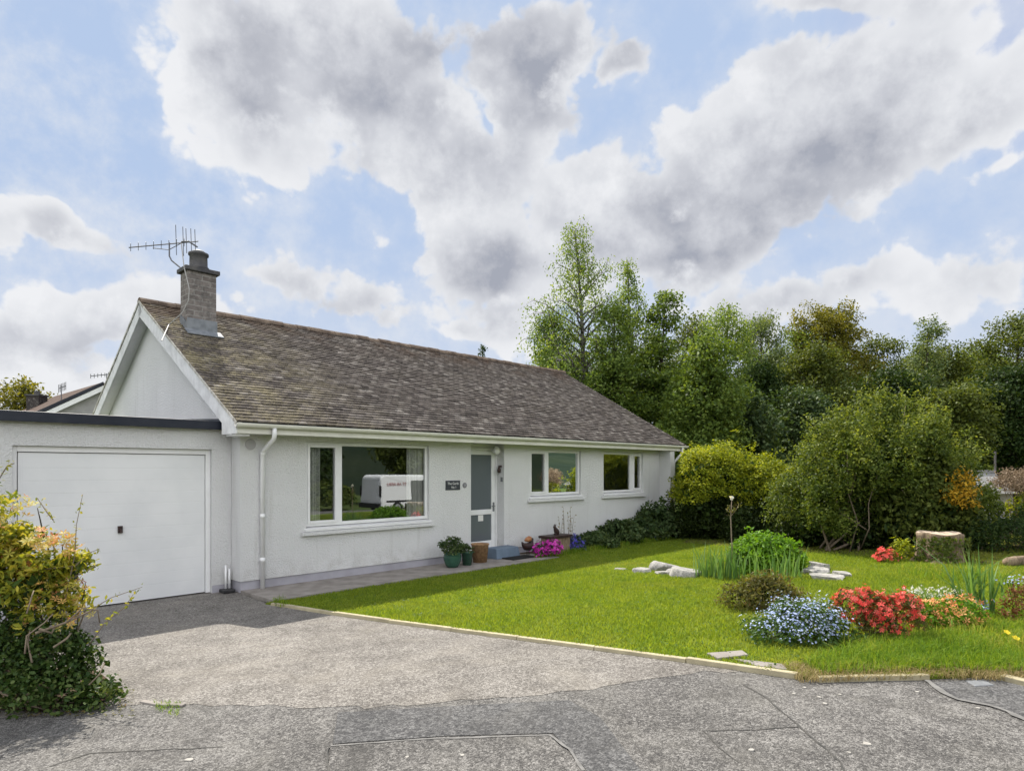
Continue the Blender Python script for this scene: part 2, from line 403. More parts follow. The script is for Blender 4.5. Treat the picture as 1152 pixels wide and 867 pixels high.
def leaf_geo(P, L, W, up=.6, out=None, fold=.12, six=False, axis=None, jit=.35):
    n = len(P); L = np.broadcast_to(np.asarray(L, float), (n,))*(1+jit*(rng.random(n)-.5)*2); W = np.broadcast_to(np.asarray(W, float), (n,))*(1+jit*(rng.random(n)-.5)*2)
    nr = rand_unit(n) + np.array([0, 0, up])
    if out is not None: nr = nr + out
    nr = unit(nr)
    a = rand_unit(n) if axis is None else axis + .5*rand_unit(n)
    a = unit(a - (a*nr).sum(1, keepdims=True)*nr); s = np.cross(nr, a)
    Lc, Wc = L[:, None], W[:, None]
    if six:
        V = np.stack([P-a*Lc*.5, P-a*Lc*.16+s*Wc*.5+nr*Wc*fold, P+a*Lc*.2+s*Wc*.38+nr*Wc*fold*.6, P+a*Lc*.5-nr*Wc*.15,
                      P+a*Lc*.2-s*Wc*.38+nr*Wc*fold*.6, P-a*Lc*.16-s*Wc*.5+nr*Wc*fold], 1).reshape(-1, 3)
        b = np.arange(n)[:, None]*6
        Fc = np.concatenate([b+np.array([0, 1, 2, 3]), b+np.array([0, 3, 4, 5])])
    else:
        V = np.stack([P-a*Lc*.5, P+s*Wc*.5+nr*Wc*fold, P+a*Lc*.5, P-s*Wc*.5+nr*Wc*fold], 1).reshape(-1, 3)
        b = np.arange(n)[:, None]*4
        Fc = np.concatenate([b+np.array([0, 1, 2]), b+np.array([0, 2, 3])])
    return V, Fc

def flower_geo(P, nrm, R, W, petals=5, cup=.25):
    n = len(P); nrm = unit(nrm); t = unit(np.cross(nrm, rand_unit(n))); b = np.cross(nrm, t)
    R = np.broadcast_to(np.asarray(R, float), (n,))*(.75+.5*rng.random(n)); Rc = R[:, None]
    Vs = []
    for k in range(petals):
        an = 2*math.pi*k/petals
        d = t*math.cos(an)+b*math.sin(an); s = -t*math.sin(an)+b*math.cos(an)
        Vs.append(np.stack([P, P+d*Rc*.6+s*Rc*W+nrm*Rc*cup*.6, P+d*Rc+nrm*Rc*cup*.9, P+d*Rc*.6-s*Rc*W+nrm*Rc*cup*.6], 1))
    V = np.concatenate(Vs, 1)                       # n, petals*4, 3
    # share an island per flower by welding the centre: first vertex of each petal uses petal 0's
    V = V.reshape(-1, 3); b0 = np.arange(n)[:, None]*petals*4; Fc = []
    for k in range(petals):
        o = b0 + k*4
        Fc.append(np.concatenate([b0, o+1, o+2, o+3], 1))
    return V, np.concatenate(Fc)

def blades_geo(P, H, W, lean=.35, bend=.5, dirs=None):
    n = len(P); H = np.broadcast_to(np.asarray(H, float), (n,))*(.6+.7*rng.random(n)); W = np.broadcast_to(np.asarray(W, float), (n,))
    an = rng.random(n)*2*math.pi; d = np.stack([np.cos(an), np.sin(an), np.zeros(n)], 1)
    if dirs is not None: d = unit(d*.5+dirs)
    s = np.stack([-d[:, 1], d[:, 0], np.zeros(n)], 1)
    sa = rng.random(n)*math.pi; s2 = s*np.cos(sa)[:, None]+d*np.sin(sa)[:, None]
    ln = (lean*rng.random(n))[:, None]; Hc = H[:, None]; Wc = W[:, None]; z = np.array([0, 0, 1.0])
    m = P + (z*.55+d*ln*.4)*Hc; t = P + (z*(1-ln*bend*.5)+d*ln*(1+bend))*Hc
    V = np.stack([P-s2*Wc*.5, P+s2*Wc*.5, m+s2*Wc*.42, t, m-s2*Wc*.42], 1).reshape(-1, 3)
    b = np.arange(n)[:, None]*5
    Fq = b+np.array([0, 1, 2, 4]); Ft = b+np.array([4, 2, 3])
    return V, Fq, Ft

def tri(Fq): return np.concatenate([Fq[:, [0, 1, 2]], Fq[:, [0, 2, 3]]])

def wob(n_terms=6, k=2.0):
    K = rng.normal(size=(n_terms, 3))*k; ph = rng.random(n_terms)*6.28
    return lambda p: np.sin(p @ K.T + ph).mean(1)*1.6

def shell_points(blobs, n, shell=.35, amp=.18, k=2.2, zmin=-.7):
    blobs = [np.array(b, float) for b in blobs]
    ar = np.array([(b[3]*b[4]+b[3]*b[5]+b[4]*b[5]) for b in blobs]); idx = rng.choice(len(blobs), size=int(n*2.2), p=ar/ar.sum())
    B = np.array(blobs)[idx]; d = rand_unit(len(idx)); d = d[d[:, 2] > zmin]; B = B[:len(d)]
    r = 1-shell*rng.random(len(d))**1.3
    r = r*(1+(rng.random(len(d)) < .12)*rng.random(len(d))*.32)
    f = wob(7, k); p0 = B[:, :3]+d*B[:, 3:]; r = r*(1+amp*f(p0))
    P = B[:, :3]+d*B[:, 3:]*r[:, None]
    keep = np.ones(len(P), bool)
    for b in blobs:
        q = np.linalg.norm((P-b[:3])/b[3:], axis=1); keep &= q > (1-shell*1.05)*.78
    P, d = P[keep][:n], d[keep][:n]
    return P, d

def spray_leaves(C, D, per, spread, L, W, up=.6, outw=.5, six=False, flat=.7):
    P = np.repeat(C, per, 0) + ball(len(C)*per)*np.array([spread, spread, spread*flat])
    return leaf_geo(P, L, W, up, np.repeat(D, per, 0)*outw, six=six)

def shrub(name, label, cat, base, blobs, sprays, per, spread, L, W, mat, stems=8, stemr=.02, group=None, six=False, shell=.35,
          amp=.18, zmin=-.55, ztop=None, extra=None, up=.5, twigmat='twig', inner=None):
    t = thing(name, label, cat, base, 0, group)
    C, D = shell_points(blobs, sprays, shell, amp, zmin=zmin)
    ok = C[:, 2] > .01; C, D = C[ok], D[ok]
    V, Fc = spray_leaves(C, D, per, spread, L, W, up, six=six)
    V[:, 2] = np.maximum(V[:, 2], .004)
    np_mesh('foliage', V, Fc, M[mat], t)
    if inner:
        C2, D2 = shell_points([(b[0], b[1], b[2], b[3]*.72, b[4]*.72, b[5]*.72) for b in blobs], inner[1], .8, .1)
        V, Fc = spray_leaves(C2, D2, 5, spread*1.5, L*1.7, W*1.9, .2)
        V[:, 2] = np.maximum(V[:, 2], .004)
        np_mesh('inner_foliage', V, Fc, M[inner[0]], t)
    if stems:
        mb = MB()
        for i in range(stems):
            b = blobs[i % len(blobs)]
            x0, y0 = b[0]*.6+rng.normal()*b[3]*.18, b[1]*.6+rng.normal()*b[4]*.18
            tgt = C[rng.integers(len(C))]
            p = [Vector((x0, y0, 0))]
            for s in (.3, .6, .85):
                p.append(Vector((x0+(tgt[0]-x0)*s**1.4+rng.normal()*.03, y0+(tgt[1]-y0)*s**1.4+rng.normal()*.03, tgt[2]*s)))
            p.append(Vector(tgt))
            mb.tube(p, [stemr, stemr*.8, stemr*.6, stemr*.42, stemr*.15], 5)
        mb.build('stems', M[twigmat], t, True)
    if extra: extra(t, C, D)
    return t

PROF = dict(
    birch=lambda t: max(.13, 1.0-.93*t)*min(1, .6+2.5*t),
    round=lambda t: math.sqrt(max(.02, 1-(1.9*(t-.46))**2)),
    broad=lambda t: math.sqrt(max(.02, 1-(1.65*(t-.36))**2)) if t < .96 else .2,
    column=lambda t: .9-.5*t**2,
    cone=lambda t: 1.02-t,
)

def tree(name, label, x, y, H, R, prof, leaf, nleaf, L, W, seed, bark='bark', tr=None, cb=.22, limbs=34, droop=0.0, spread=.28,
         group=None, lean=(0, 0), stems=1, elev=.55, sub=6, z=None):
    global rng
    keep = rng; rng = np.random.default_rng(seed)
    z0 = tz(x, y) if z is None else z
    t = thing(name, label, 'tree', (x, y, z0-.05), 0, group)
    tr = tr or H*.016
    mb = MB(); tips = []; dirs = []; wts = []
    pf = PROF[prof]
    for si in range(stems):
        hs = H*(1 if si == 0 else .72+.22*rng.random()); off = np.array([0, 0]) if si == 0 else rng.normal(size=2)*R*.45
        n = 9; ph = rng.random(2)*6.28
        def axis(s):
            return Vector((lean[0]*s*H*.1 + off[0]*s**.7 + .03*H*math.sin(ph[0]+3*s)*s, lean[1]*s*H*.1 + off[1]*s**.7 + .03*H*math.sin(ph[1]+2.6*s)*s, hs*s))
        mb.tube([axis(i/n) for i in range(n+1)], [tr*(1.25 if i == 0 else 1)*(1-.93*i/n)+.006 for i in range(n+1)], 7)
        nl = limbs//stems
        az0 = rng.random()*6.28
        for i in range(nl):
            s = (i+.5+rng.normal()*.3)/nl; s = min(.995, max(0, s)); hh = cb+(1-cb)*s
            a = axis(hh); az = az0+i*2.399+rng.normal()*.35
            ln = R*pf(s)*(.72+.45*rng.random())*(1 if stems == 1 else .72)
            up = (elev+.5*s)*(1+.25*rng.normal())
            d = Vector((math.cos(az), math.sin(az), up)).normalized()
            pts = []; m = 5
            for k in range(m+1):
                q = k/m
                p = a + d*ln*q + Vector((0, 0, (.10*q*q-droop*q**2.2)*ln)) + Vector(rng.normal(size=3)*.035*ln*q)
                pts.append(p)
            r0 = max(.012, tr*(1-hh)*.55+.01)
            mb.tube(pts, [r0*(1-.85*k/m) for k in range(m+1)], 5)
            ns = max(2, int(sub*(.5+.7*ln/R)))
            for j in range(ns):
                q = .3+.7*(j+rng.random())/ns; k = min(m-1, int(q*m)); b = pts[k].lerp(pts[k+1], q*m-k)
                dd = (d*.5+Vector(rng.normal(size=3))*.75+Vector((0, 0, .25-droop*1.2))).normalized()
                l2 = ln*(.16+.26*rng.random())*(1.15-.5*q)+.12
                e = b+dd*l2; mid = b.lerp(e, .5)+Vector((0, 0, .05*l2))
                e = e+Vector((0, 0, -droop*l2*.9))
                mb.tube([b, mid, e], [r0*.35, r0*.22, .004], 3, False)
                for f in (.35, .7, 1.0):
                    p = b.lerp(e, f); tips.append(p); dirs.append((p-a).normalized()); wts.append((.6+rng.random())*(.35+ln/R)**.5)
            tips.append(pts[-1]); dirs.append(d); wts.append(1.0)
    mb.build('trunk', M[bark], t, True)
    T = np.array(tips); D = np.array(dirs); w = np.array(wts)**2; w /= w.sum()
    idx = rng.choice(len(T), size=nleaf, p=w)
    P = T[idx]+ball(nleaf)*np.array([spread, spread, spread*.75])
    if droop > .25: P[:, 2] -= rng.random(nleaf)*spread*1.6
    V, Fc = leaf_geo(P, L, W, .5, D[idx]*.5, axis=None if droop < .25 else np.tile([0, 0, -1.2], (nleaf, 1)))
    V[:, 2] = np.maximum(V[:, 2], .05)
    np_mesh('crown', V, Fc, M[leaf], t)
    rng = keep
    return t
def m_stone():
    m, nt, out = newmat('weathered_stone'); co = objco(nt)
    n1 = noise(nt, co, 9, 6, .65); n2 = noise(nt, co, 30, 5, .7)
    c = mixc(nt, maprange(nt, n1, .35, .65), (.20, .195, .185), (.40, .385, .355))
    c = mixc(nt, maprange(nt, n2, .54, .68, 0, .7), c, (.50, .49, .42)); c = mixc(nt, maprange(nt, noise(nt, co, 17, 4, .6), .56, .70, 0, .7), c, (.10, .105, .07))
    finish(nt, out, c, .95, .15, n2, .8, .015); return m
M['stone'] = m_stone()
M['l_tan'] = m_leaf('tan_leaves', [(.16, .115, .07), (.26, .19, .12), (.36, .28, .19)], .2)
M['l_russet'] = m_leaf('russet_leaves', [(.10, .035, .015), (.18, .065, .025), (.22, .12, .04), (.10, .11, .03)], .25)


# ------------------------------------------------------------------ camera, sun, sky
cam = bpy.data.cameras.new('camera'); co_ = bpy.data.objects.new('camera', cam); col.objects.link(co_)
co_.location = (0, 0, HCAM); co_.rotation_euler = (math.radians(90), 0, 0)
cam.sensor_width = 36; cam.lens = 36*F_PX/1152; cam.shift_y = (YH-433.5)/1152; cam.clip_end = 5000; cam.clip_start = .05
sc.camera = co_

U2 = Vector((SN, CS, 0)); W2 = Vector((-CS, SN, 0))
SUN_EL = math.radians(50.5)
hz = (W2*math.cos(math.radians(16))+U2*math.sin(math.radians(16)))
SUN = (hz*math.cos(SUN_EL)+Vector((0, 0, math.sin(SUN_EL)))).normalized()
sl = bpy.data.lights.new('sun', 'SUN'); sl.energy = 4.5; sl.angle = math.radians(.53); sl.color = (1, .945, .86)
so = bpy.data.objects.new('sun', sl); col.objects.link(so); so.rotation_euler = (-SUN).to_track_quat('-Z', 'Y').to_euler(); so.location = (-20, 30, 40)

def build_sky():
    wd = bpy.data.worlds.new('World'); sc.world = wd; wd.use_nodes = True
    nt = wd.node_tree; nt.nodes.clear()
    out = nt.nodes.new('ShaderNodeOutputWorld')
    gen = nd(nt, 'ShaderNodeTexCoord').outputs['Generated']
    sky = nd(nt, 'ShaderNodeTexSky', sky_type='NISHITA', sun_disc=False, sun_elevation=SUN_EL,
             sun_rotation=math.atan2(SUN.x, SUN.y), air_density=1.0, dust_density=1.6, ozone_density=1.2)
    sp = nd(nt, 'ShaderNodeSeparateXYZ', {0: gen})
    az = math_(nt, 'ARCTAN2', sp.outputs[0], sp.outputs[1]); el = math_(nt, 'ARCSINE', sp.outputs[2])
    # gentle large-scale warp so that no cloud is a clean ellipse
    wn = nd(nt, 'ShaderNodeTexNoise', {'Scale': 5.0, 'Detail': 3, 'Roughness': .55, 'Vector': gen}).outputs['Color']
    ws = nd(nt, 'ShaderNodeSeparateColor', {0: wn})
    azw = math_(nt, 'MULTIPLY_ADD', math_(nt, 'SUBTRACT', ws.outputs[0], .5), .20, az)
    elw = math_(nt, 'MULTIPLY_ADD', math_(nt, 'SUBTRACT', ws.outputs[1], .5), .16, el)
    v = nd(nt, 'ShaderNodeCombineXYZ', {0: azw, 1: elw}).outputs[0]
    def field(blobs):
        acc = None
        for px, py, rx, ry, rot, amp in blobs:
            a = math.atan((px-576)/F_PX); e = math.atan2(YH-py, math.hypot(F_PX, px-576))
            ra = rx/F_PX*math.cos(a)**2; re = ry/F_PX*math.cos(a)*math.cos(e)**2
            mp = nd(nt, 'ShaderNodeMapping', {'Vector': v, 'Location': (a, e, 0), 'Rotation': (0, 0, math.radians(rot)), 'Scale': (ra, re, 1)}, vector_type='TEXTURE')
            ln = nd(nt, 'ShaderNodeVectorMath', {0: mp.outputs[0]}, operation='LENGTH').outputs['Value']
            f = math_(nt, 'MULTIPLY', math_(nt, 'SUBTRACT', 1.0, ln), amp)
            if acc is None: acc = f
            else: acc = math_(nt, 'SMOOTH_MAX', acc, f, .25)
        return acc
    # cumulus masses (pixel of survey, radii, tilt, strength)
    clouds = [(270, 85, 135, 125, -10, 1), (430, 110, 190, 140, -20, 1), (610, 85, 130, 130, 0, 1), (400, 30, 230, 110, 0, 1), (712, 62, 44, 46, 30, .9),
              (490, 215, 130, 95, -25, 1), (560, 300, 120, 95, 0, 1), (430, 290, 60, 30, -20, .3), (690, 240, 150, 100, 15, 1), (840, 180, 195, 135, 12, 1), (960, 130, 215, 135, 22, 1), (880, 110, 110, 70, 10, .9),
              (1100, 110, 170, 85, 25, 1), (800, 262, 230, 80, 8, 1), (590, 200, 100, 90, 0, .9), (10, 110, 90, 70, 0, .35), (60, 20, 120, 40, 0, .25), (1190, 80, 120, 70, 20, 1), (930, 10, 150, 52, -5, .9), (1040, -10, 150, 50, 0, .9), (640, 330, 90, 45, 0, .8),
              (60, 262, 96, 34, -8, .8), (0, 255, 60, 40, 0, .8), (90, 350, 150, 52, 5, .9), (20, 400, 170, 60, 0, .9), (190, 350, 110, 60, 0, .8), (100, 420, 220, 60, 0, .7), (330, 395, 170, 40, -8, .6), (300, 170, 110, 80, -10, .9), (570, 365, 90, 50, 0, .8), (330, 318, 130, 32, -14, .7),
              (430, 350, 150, 40, -8, .7), (520, 385, 70, 22, 0, .7), (1020, 335, 280, 66, 4, .62), (860, 345, 190, 54, 3, .6), (1150, 310, 120, 40, 10, .6), (1120, 190, 90, 22, 15, .4)]
    greys = [(430, 120, 150, 90, -12, 1), (620, 100, 120, 110, 0, 1), (540, 40, 130, 70, 0, .8), (300, 110, 50, 70, 10, .7), (520, 180, 110, 70, -15, .8), (840, 235, 170, 85, 10, 1), (930, 180, 150, 70, 22, .85), (600, 190, 70, 60, 0, .5),
             (790, 285, 190, 40, 6, 1), (545, 320, 80, 50, 0, .8), (680, 290, 80, 45, 0, .8), (70, 285, 60, 16, 0, .5), (60, 372, 110, 22, 5, .6), (150, 365, 60, 22, 0, .5),
             (960, 30, 110, 26, 0, .25), (1080, 150, 90, 30, 25, .4), (900, 345, 170, 30, 0, .4), (380, 345, 80, 16, -10, .3)]
    Fc_ = field(clouds); G = field(greys)
    n1 = nd(nt, 'ShaderNodeTexNoise', {'Scale': 7.0, 'Detail': 10, 'Roughness': .62, 'Lacunarity': 2.1, 'Vector': gen}).outputs['Fac']
    gs = nd(nt, 'ShaderNodeVectorMath', {0: gen, 1: tuple(SUN*.035)}, operation='ADD').outputs[0]
    n1s = nd(nt, 'ShaderNodeTexNoise', {'Scale': 7.0, 'Detail': 6, 'Roughness': .6, 'Lacunarity': 2.1, 'Vector': gs}).outputs['Fac']
    relief = math_(nt, 'SUBTRACT', n1s, n1)
    vr = nd(nt, 'ShaderNodeTexVoronoi', {'Scale': 13.0, 'Detail': 3, 'Roughness': .55, 'Vector': nd(nt, 'ShaderNodeVectorMath', {0: gen, 1: nd(nt, 'ShaderNodeVectorMath', {0: wn, 1: (.12, .12, .12)}, operation='MULTIPLY').outputs[0]}, operation='ADD').outputs[0]}).outputs['Distance']
    bil = math_(nt, 'SUBTRACT', .45, vr)
    vr2 = nd(nt, 'ShaderNodeTexVoronoi', {'Scale': 34.0, 'Detail': 2, 'Roughness': .5, 'Vector': gen}, feature='SMOOTH_F1').outputs['Distance']
    tex = math_(nt, 'ADD', math_(nt, 'MULTIPLY', math_(nt, 'SUBTRACT', n1, .5), 1.35), math_(nt, 'MULTIPLY', bil, .75))
    tex = math_(nt, 'ADD', tex, math_(nt, 'MULTIPLY', math_(nt, 'SUBTRACT', .35, vr2), .30))
    # the rest of the sky (outside this part) carries broken cloud of the same kind
    nb = nd(nt, 'ShaderNodeTexNoise', {'Scale': 2.3, 'Detail': 6, 'Roughness': .55, 'Vector': gen}).outputs['Fac']
    away = maprange(nt, math_(nt, 'ABSOLUTE', az), .80, 1.1); high = maprange(nt, el, .70, .95)
    aw = math_(nt, 'MAXIMUM', away, high)
    gl = math_(nt, 'MULTIPLY_ADD', math_(nt, 'SUBTRACT', nb, .42), 4.0, math_(nt, 'MULTIPLY_ADD', aw, 1.2, -1.2))
    Fall = math_(nt, 'MAXIMUM', Fc_, gl)
    S = math_(nt, 'ADD', math_(nt, 'ADD', Fall, .03), math_(nt, 'MULTIPLY', tex, .52))
    dens = math_(nt, 'MAXIMUM', maprange(nt, S, -.03, .15), maprange(nt, S, -.30, .3, 0, .30))
    nlo = nd(nt, 'ShaderNodeTexNoise', {'Scale': 8.0, 'Detail': 4, 'Roughness': .5, 'Vector': gen}).outputs['Fac']
    vlo = nd(nt, 'ShaderNodeTexVoronoi', {'Scale': 15.0, 'Smoothness': .6, 'Vector': nd(nt, 'ShaderNodeVectorMath', {0: gen, 1: nd(nt, 'ShaderNodeVectorMath', {0: wn, 1: (.15, .15, .15)}, operation='MULTIPLY').outputs[0]}, operation='ADD').outputs[0]}, feature='SMOOTH_F1').outputs['Distance']
    tlo = math_(nt, 'ADD', math_(nt, 'MULTIPLY', math_(nt, 'SUBTRACT', nlo, .5), 1.6), math_(nt, 'MULTIPLY', math_(nt, 'SUBTRACT', .40, vlo), .9))
    S2 = math_(nt, 'ADD', math_(nt, 'ADD', Fall, .02), math_(nt, 'ADD', math_(nt, 'MULTIPLY', tlo, .35), math_(nt, 'MULTIPLY', tex, .13)))
    core = maprange(nt, math_(nt, 'ADD', S2, math_(nt, 'MULTIPLY', relief, -2.0)), -.02, .58)
    g2 = math_(nt, 'ADD', math_(nt, 'ADD', G, math_(nt, 'MULTIPLY_ADD', tex, .34, math_(nt, 'MULTIPLY', math_(nt, 'SUBTRACT', nlo, .5), 1.5))), math_(nt, 'MULTIPLY', relief, 3.2))
    gg = math_(nt, 'MAXIMUM', g2, math_(nt, 'MULTIPLY', math_(nt, 'SUBTRACT', gl, .55), .5))
    gm = math_(nt, 'MULTIPLY', maprange(nt, gg, -.80, .95, smooth=False), math_(nt, 'MULTIPLY_ADD', core, .85, .15))
    ccol = ramp(nt, gm, [(0, (7.6, 7.7, 7.95)), (.3, (6.5, 6.65, 7.0)), (.55, (5.4, 5.55, 6.0)), (.8, (4.3, 4.45, 4.95)), (1, (3.35, 3.55, 4.15))])
    # unseen clouds behind the camera, brightened as added fill for the shaded facade
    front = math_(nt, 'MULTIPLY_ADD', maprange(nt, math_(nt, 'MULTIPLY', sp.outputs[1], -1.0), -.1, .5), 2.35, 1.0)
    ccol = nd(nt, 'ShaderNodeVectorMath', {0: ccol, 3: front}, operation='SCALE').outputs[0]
    ccol = mixc(nt, maprange(nt, math_(nt, 'MULTIPLY', sp.outputs[1], -1.0), .0, .4), ccol, nd(nt, 'ShaderNodeVectorMath', {0: ccol, 1: (1.02, 1.0, .97)}, operation='MULTIPLY').outputs[0])
    # thin veil towards the left and low down
    hzv = math_(nt, 'MULTIPLY', maprange(nt, n1, .38, .66), .8)
    left = maprange(nt, az, .1, -.75)
    veil = math_(nt, 'ADD', math_(nt, 'MULTIPLY', hzv, math_(nt, 'MULTIPLY_ADD', left, .75, .45)), maprange(nt, el, .40, .02, 0, .6))
    skyc = nd(nt, 'ShaderNodeVectorMath', {0: sky.outputs[0], 1: (1.0, .95, .95)}, operation='MULTIPLY').outputs[0]
    skyc = nd(nt, 'ShaderNodeVectorMath', {0: skyc, 1: (2.1, 2.2, 2.6)}, operation='ADD').outputs[0]
    skyc = nd(nt, 'ShaderNodeVectorMath', {0: skyc, 1: (4.1, 5.2, 7.2)}, operation='MINIMUM').outputs[0]
    skyc = mixc(nt, veil, skyc, (6.4, 6.8, 7.5))
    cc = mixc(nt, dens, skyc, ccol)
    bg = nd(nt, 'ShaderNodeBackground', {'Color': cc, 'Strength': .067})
    nt.links.new(bg.outputs[0], out.inputs[0])
    wd.cycles.sampling_method = 'MANUAL'; wd.cycles.sample_map_resolution = 512
build_sky()

sc.view_settings.view_transform = 'Standard'; sc.view_settings.look = 'None'
sc.view_settings.exposure = 0.77; sc.view_settings.gamma = 1.0; sc.view_settings.use_curve_mapping = False
cy = sc.cycles
cy.max_bounces = 6; cy.diffuse_bounces = 2; cy.glossy_bounces = 3; cy.transmission_bounces = 4; cy.transparent_max_bounces = 8
cy.use_denoising = True; cy.sample_clamp_indirect = 6; cy.caustics_reflective = False; cy.caustics_refractive = False

# ------------------------------------------------------------------ ground
def axis_lines():
    a = list(np.arange(-30, 40.01, 1.0))
    for s in (45, 52, 62, 80, 110, 160, 260, 420, 700, 1200, 2000): a += [s, -s+5]
    return sorted(set(a))
def ground_sheet():
    us = axis_lines(); ws = axis_lines(); V = []; Fq = []
    for w in ws:
        for u in us:
            p = uw(u, w); V.append((p.x, p.y, float(terr(u, w))-.045))
    n = len(us)
    for j in range(len(ws)-1):
        for i in range(n-1): Fq.append((j*n+i, j*n+i+1, (j+1)*n+i+1, (j+1)*n+i))
    kind(np_mesh('ground', V, Fq, M['field'], smooth=True), 'structure')
ground_sheet()

def inside(poly, x, y):
    c = False; j = len(poly)-1
    for i in range(len(poly)):
        xi, yi = poly[i]; xj, yj = poly[j]
        if (yi > y) != (yj > y) and x < (xj-xi)*(y-yi)/(yj-yi)+xi: c = not c
        j = i
    return c
def sub_poly(poly, step):
    out = []
    for i in range(len(poly)):
        a, b = Vector(poly[i]), Vector(poly[(i+1) % len(poly)]); n = max(1, int((b-a).length/step))
        out += [tuple(a.lerp(b, k/n)) for k in range(n)]
    return out
def sheet(name, poly, dz, mat, step=.5, skirt=.0, parent=None, bump=None):
    b = sub_poly(poly, step); pts = [Vector(p) for p in b]
    xs = [p[0] for p in b]; ys = [p[1] for p in b]
    for x in np.arange(min(xs)+step*.5, max(xs), step):
        for y in np.arange(min(ys)+step*.5, max(ys), step):
            if inside(b, x, y) and min((x-p[0])**2+(y-p[1])**2 for p in b) > (step*.3)**2: pts.append(Vector((x, y)))
    n = len(b)
    vs, es, fs, *_ = delaunay_2d_cdt(pts, [], [list(range(n))], 1, 1e-5)
    zz = terr([v[0] for v in vs], [v[1] for v in vs])
    V = []
    for v, z in zip(vs, zz):
        p = uw(v[0], v[1]); V.append((p.x, p.y, z+dz+(bump(v[0], v[1]) if bump else 0)))
    mb = MB(); mb.add(V, fs)
    if skirt:
        for i in range(n):
            a, c = uw(*b[i]), uw(*b[(i+1) % n]); za = float(terr(*b[i]))+dz; zc = float(terr(*b[(i+1) % n]))+dz
            mb.add([(a.x, a.y, za), (c.x, c.y, zc), (c.x, c.y, zc-skirt), (a.x, a.y, za-skirt)], [(0, 1, 2, 3)])
    me = bpy.data.meshes.new(name); me.from_pydata(mb.v, [], mb.f); me.update()
    bm = bmesh.new(); bm.from_mesh(me)
    for f in bm.faces:
        if f.normal.z < 0: f.normal_flip()
    bm.to_mesh(me); bm.free()
    o = link(name, me, M[mat], parent, not skirt)
    return o

def gl_(*pp): return [to_uw(*gpt(*p)[:2]) for p in pp]

LAWN = [(-.10, -1.12), (6.5, -1.12), (6.5, -.75), (12.9, -.75), (15.5, -1.2), (19, -3), (19, -10.6), (9, -10.7), (5, -10.35), (3.2, -9.9), (2.25, -9.45), (1.55, -8.85), (.98, -8.2), (.45, -4.6), (.02, -1.6)]
kind(sheet('road', [(-45, -10.2), (-9, -9.2), (-7.4, -6), (-7.0, -2.6), (.10, -2.6), (.45, -5), (.9, -7.9), (1.5, -8.7), (2.2, -9.35), (3.2, -9.7), (5, -10.2), (9, -10.5), (30, -10.5), (45, -10.5), (45, -19), (-45, -19)], -.010, 'road', .4), 'structure')
drv_edge = gl_((165, 790), (260, 792), (330, 791), (420, 792), (520, 786), (640, 777), (700, 768), (760, 757), (830, 752), (893, 757))
_e = []
for a, b in zip(drv_edge[:-1], drv_edge[1:]):
    a, b = Vector(a), Vector(b); m_ = max(2, int((b-a).length/.12))
    _e += [tuple(a.lerp(b, i/m_)+Vector((rng.normal()*.035, rng.normal()*.035))) for i in range(m_)]
drv_edge = _e+[tuple(drv_edge[-1])]
kind(sheet('driveway', [(-3.6, .5), (.2, .5), (.2, 0.1), (.0, -.02), (-.05, -1.12), (.02, -1.6), (.45, -4.6), (.98, -8.2)] + [tuple(p) for p in drv_edge[::-1]][1:] + [tuple(p) for p in gl_((120, 795), (60, 803), (0, 806), (-120, 810))] + [(-7.5, -5), (-6.5, -2), (-3.6, -1)], -.0075, 'drive', .3), 'structure')
kind(sheet('lawn', LAWN, .012, 'lawn', .45, .06), 'structure')
kind(sheet('path', [(.02, -1.10), (6.45, -1.10), (6.45, -.2), (5.9, -.05), (5.9, .3), (4.8, .3), (4.8, .03), (.02, .03)], .03, 'conc', .5, .06), 'structure')
kind(sheet('flower_bed', [(6.5, -.74), (12.95, -.74), (12.95, .02), (5.95, .02), (5.95, -.06), (6.5, -.2)], .03, 'soil', .4, .06), 'structure')
# asphalt repairs on the road
p1 = gl_((370, 866), (372, 838), (500, 829), (618, 826), (655, 862), (668, 890), (365, 900))
kind(sheet('road_patch', [tuple(p) for p in p1], -.003, 'road', .25), 'structure')
p2 = gl_((374, 835), (380, 800), (500, 793), (640, 786), (676, 806), (722, 866), (740, 890), (676, 890), (658, 862), (622, 823), (500, 826))
kind(sheet('road_patch', [tuple(p) for p in p2], -.006, 'patch', .25), 'structure')
p3 = gl_((1048, 766), (1075, 784), (1110, 792), (1150, 806), (1190, 822), (1200, 770), (1152, 762))
kind(sheet('pavement_patch', [tuple(p) for p in p3], -.005, 'patch', .25), 'structure')

def strip(name, pxs, width, mat, dz, k='structure', jit=.15):
    ps = [gpt(*p) for p in pxs]; fine = []
    for a, b in zip(ps[:-1], ps[1:]):
        n = max(2, int((b-a).length/.06)); fine += [a.lerp(b, i/n) for i in range(n)]
    fine.append(ps[-1]); mb = MB(); V = []
    off = 0
    for i, p in enumerate(fine):
        d = (fine[min(i+1, len(fine)-1)]-fine[max(i-1, 0)]).normalized(); s = Vector((-d.y, d.x, 0))
        off = off*.8+rng.normal()*width*jit; w = width*(.6+.7*rng.random())*.5
        for sg in (-1, 1):
            q = p+s*(off+sg*w); V.append((q.x, q.y, tz(q.x, q.y)+dz))
    mb.add(V, [(2*i, 2*i+1, 2*i+3, 2*i+2) for i in range(len(fine)-1)])
    o = mb.build(name, M[mat]); return kind(o, k)
strip('road_joint', [(1043, 764), (1062, 778), (1078, 786), (1112, 792), (1135, 799), (1165, 812)], .045, 'seal', -.001)
strip('road_joint', [(372, 838), (500, 829), (618, 826), (640, 842), (657, 866)], .02, 'seal', .000)
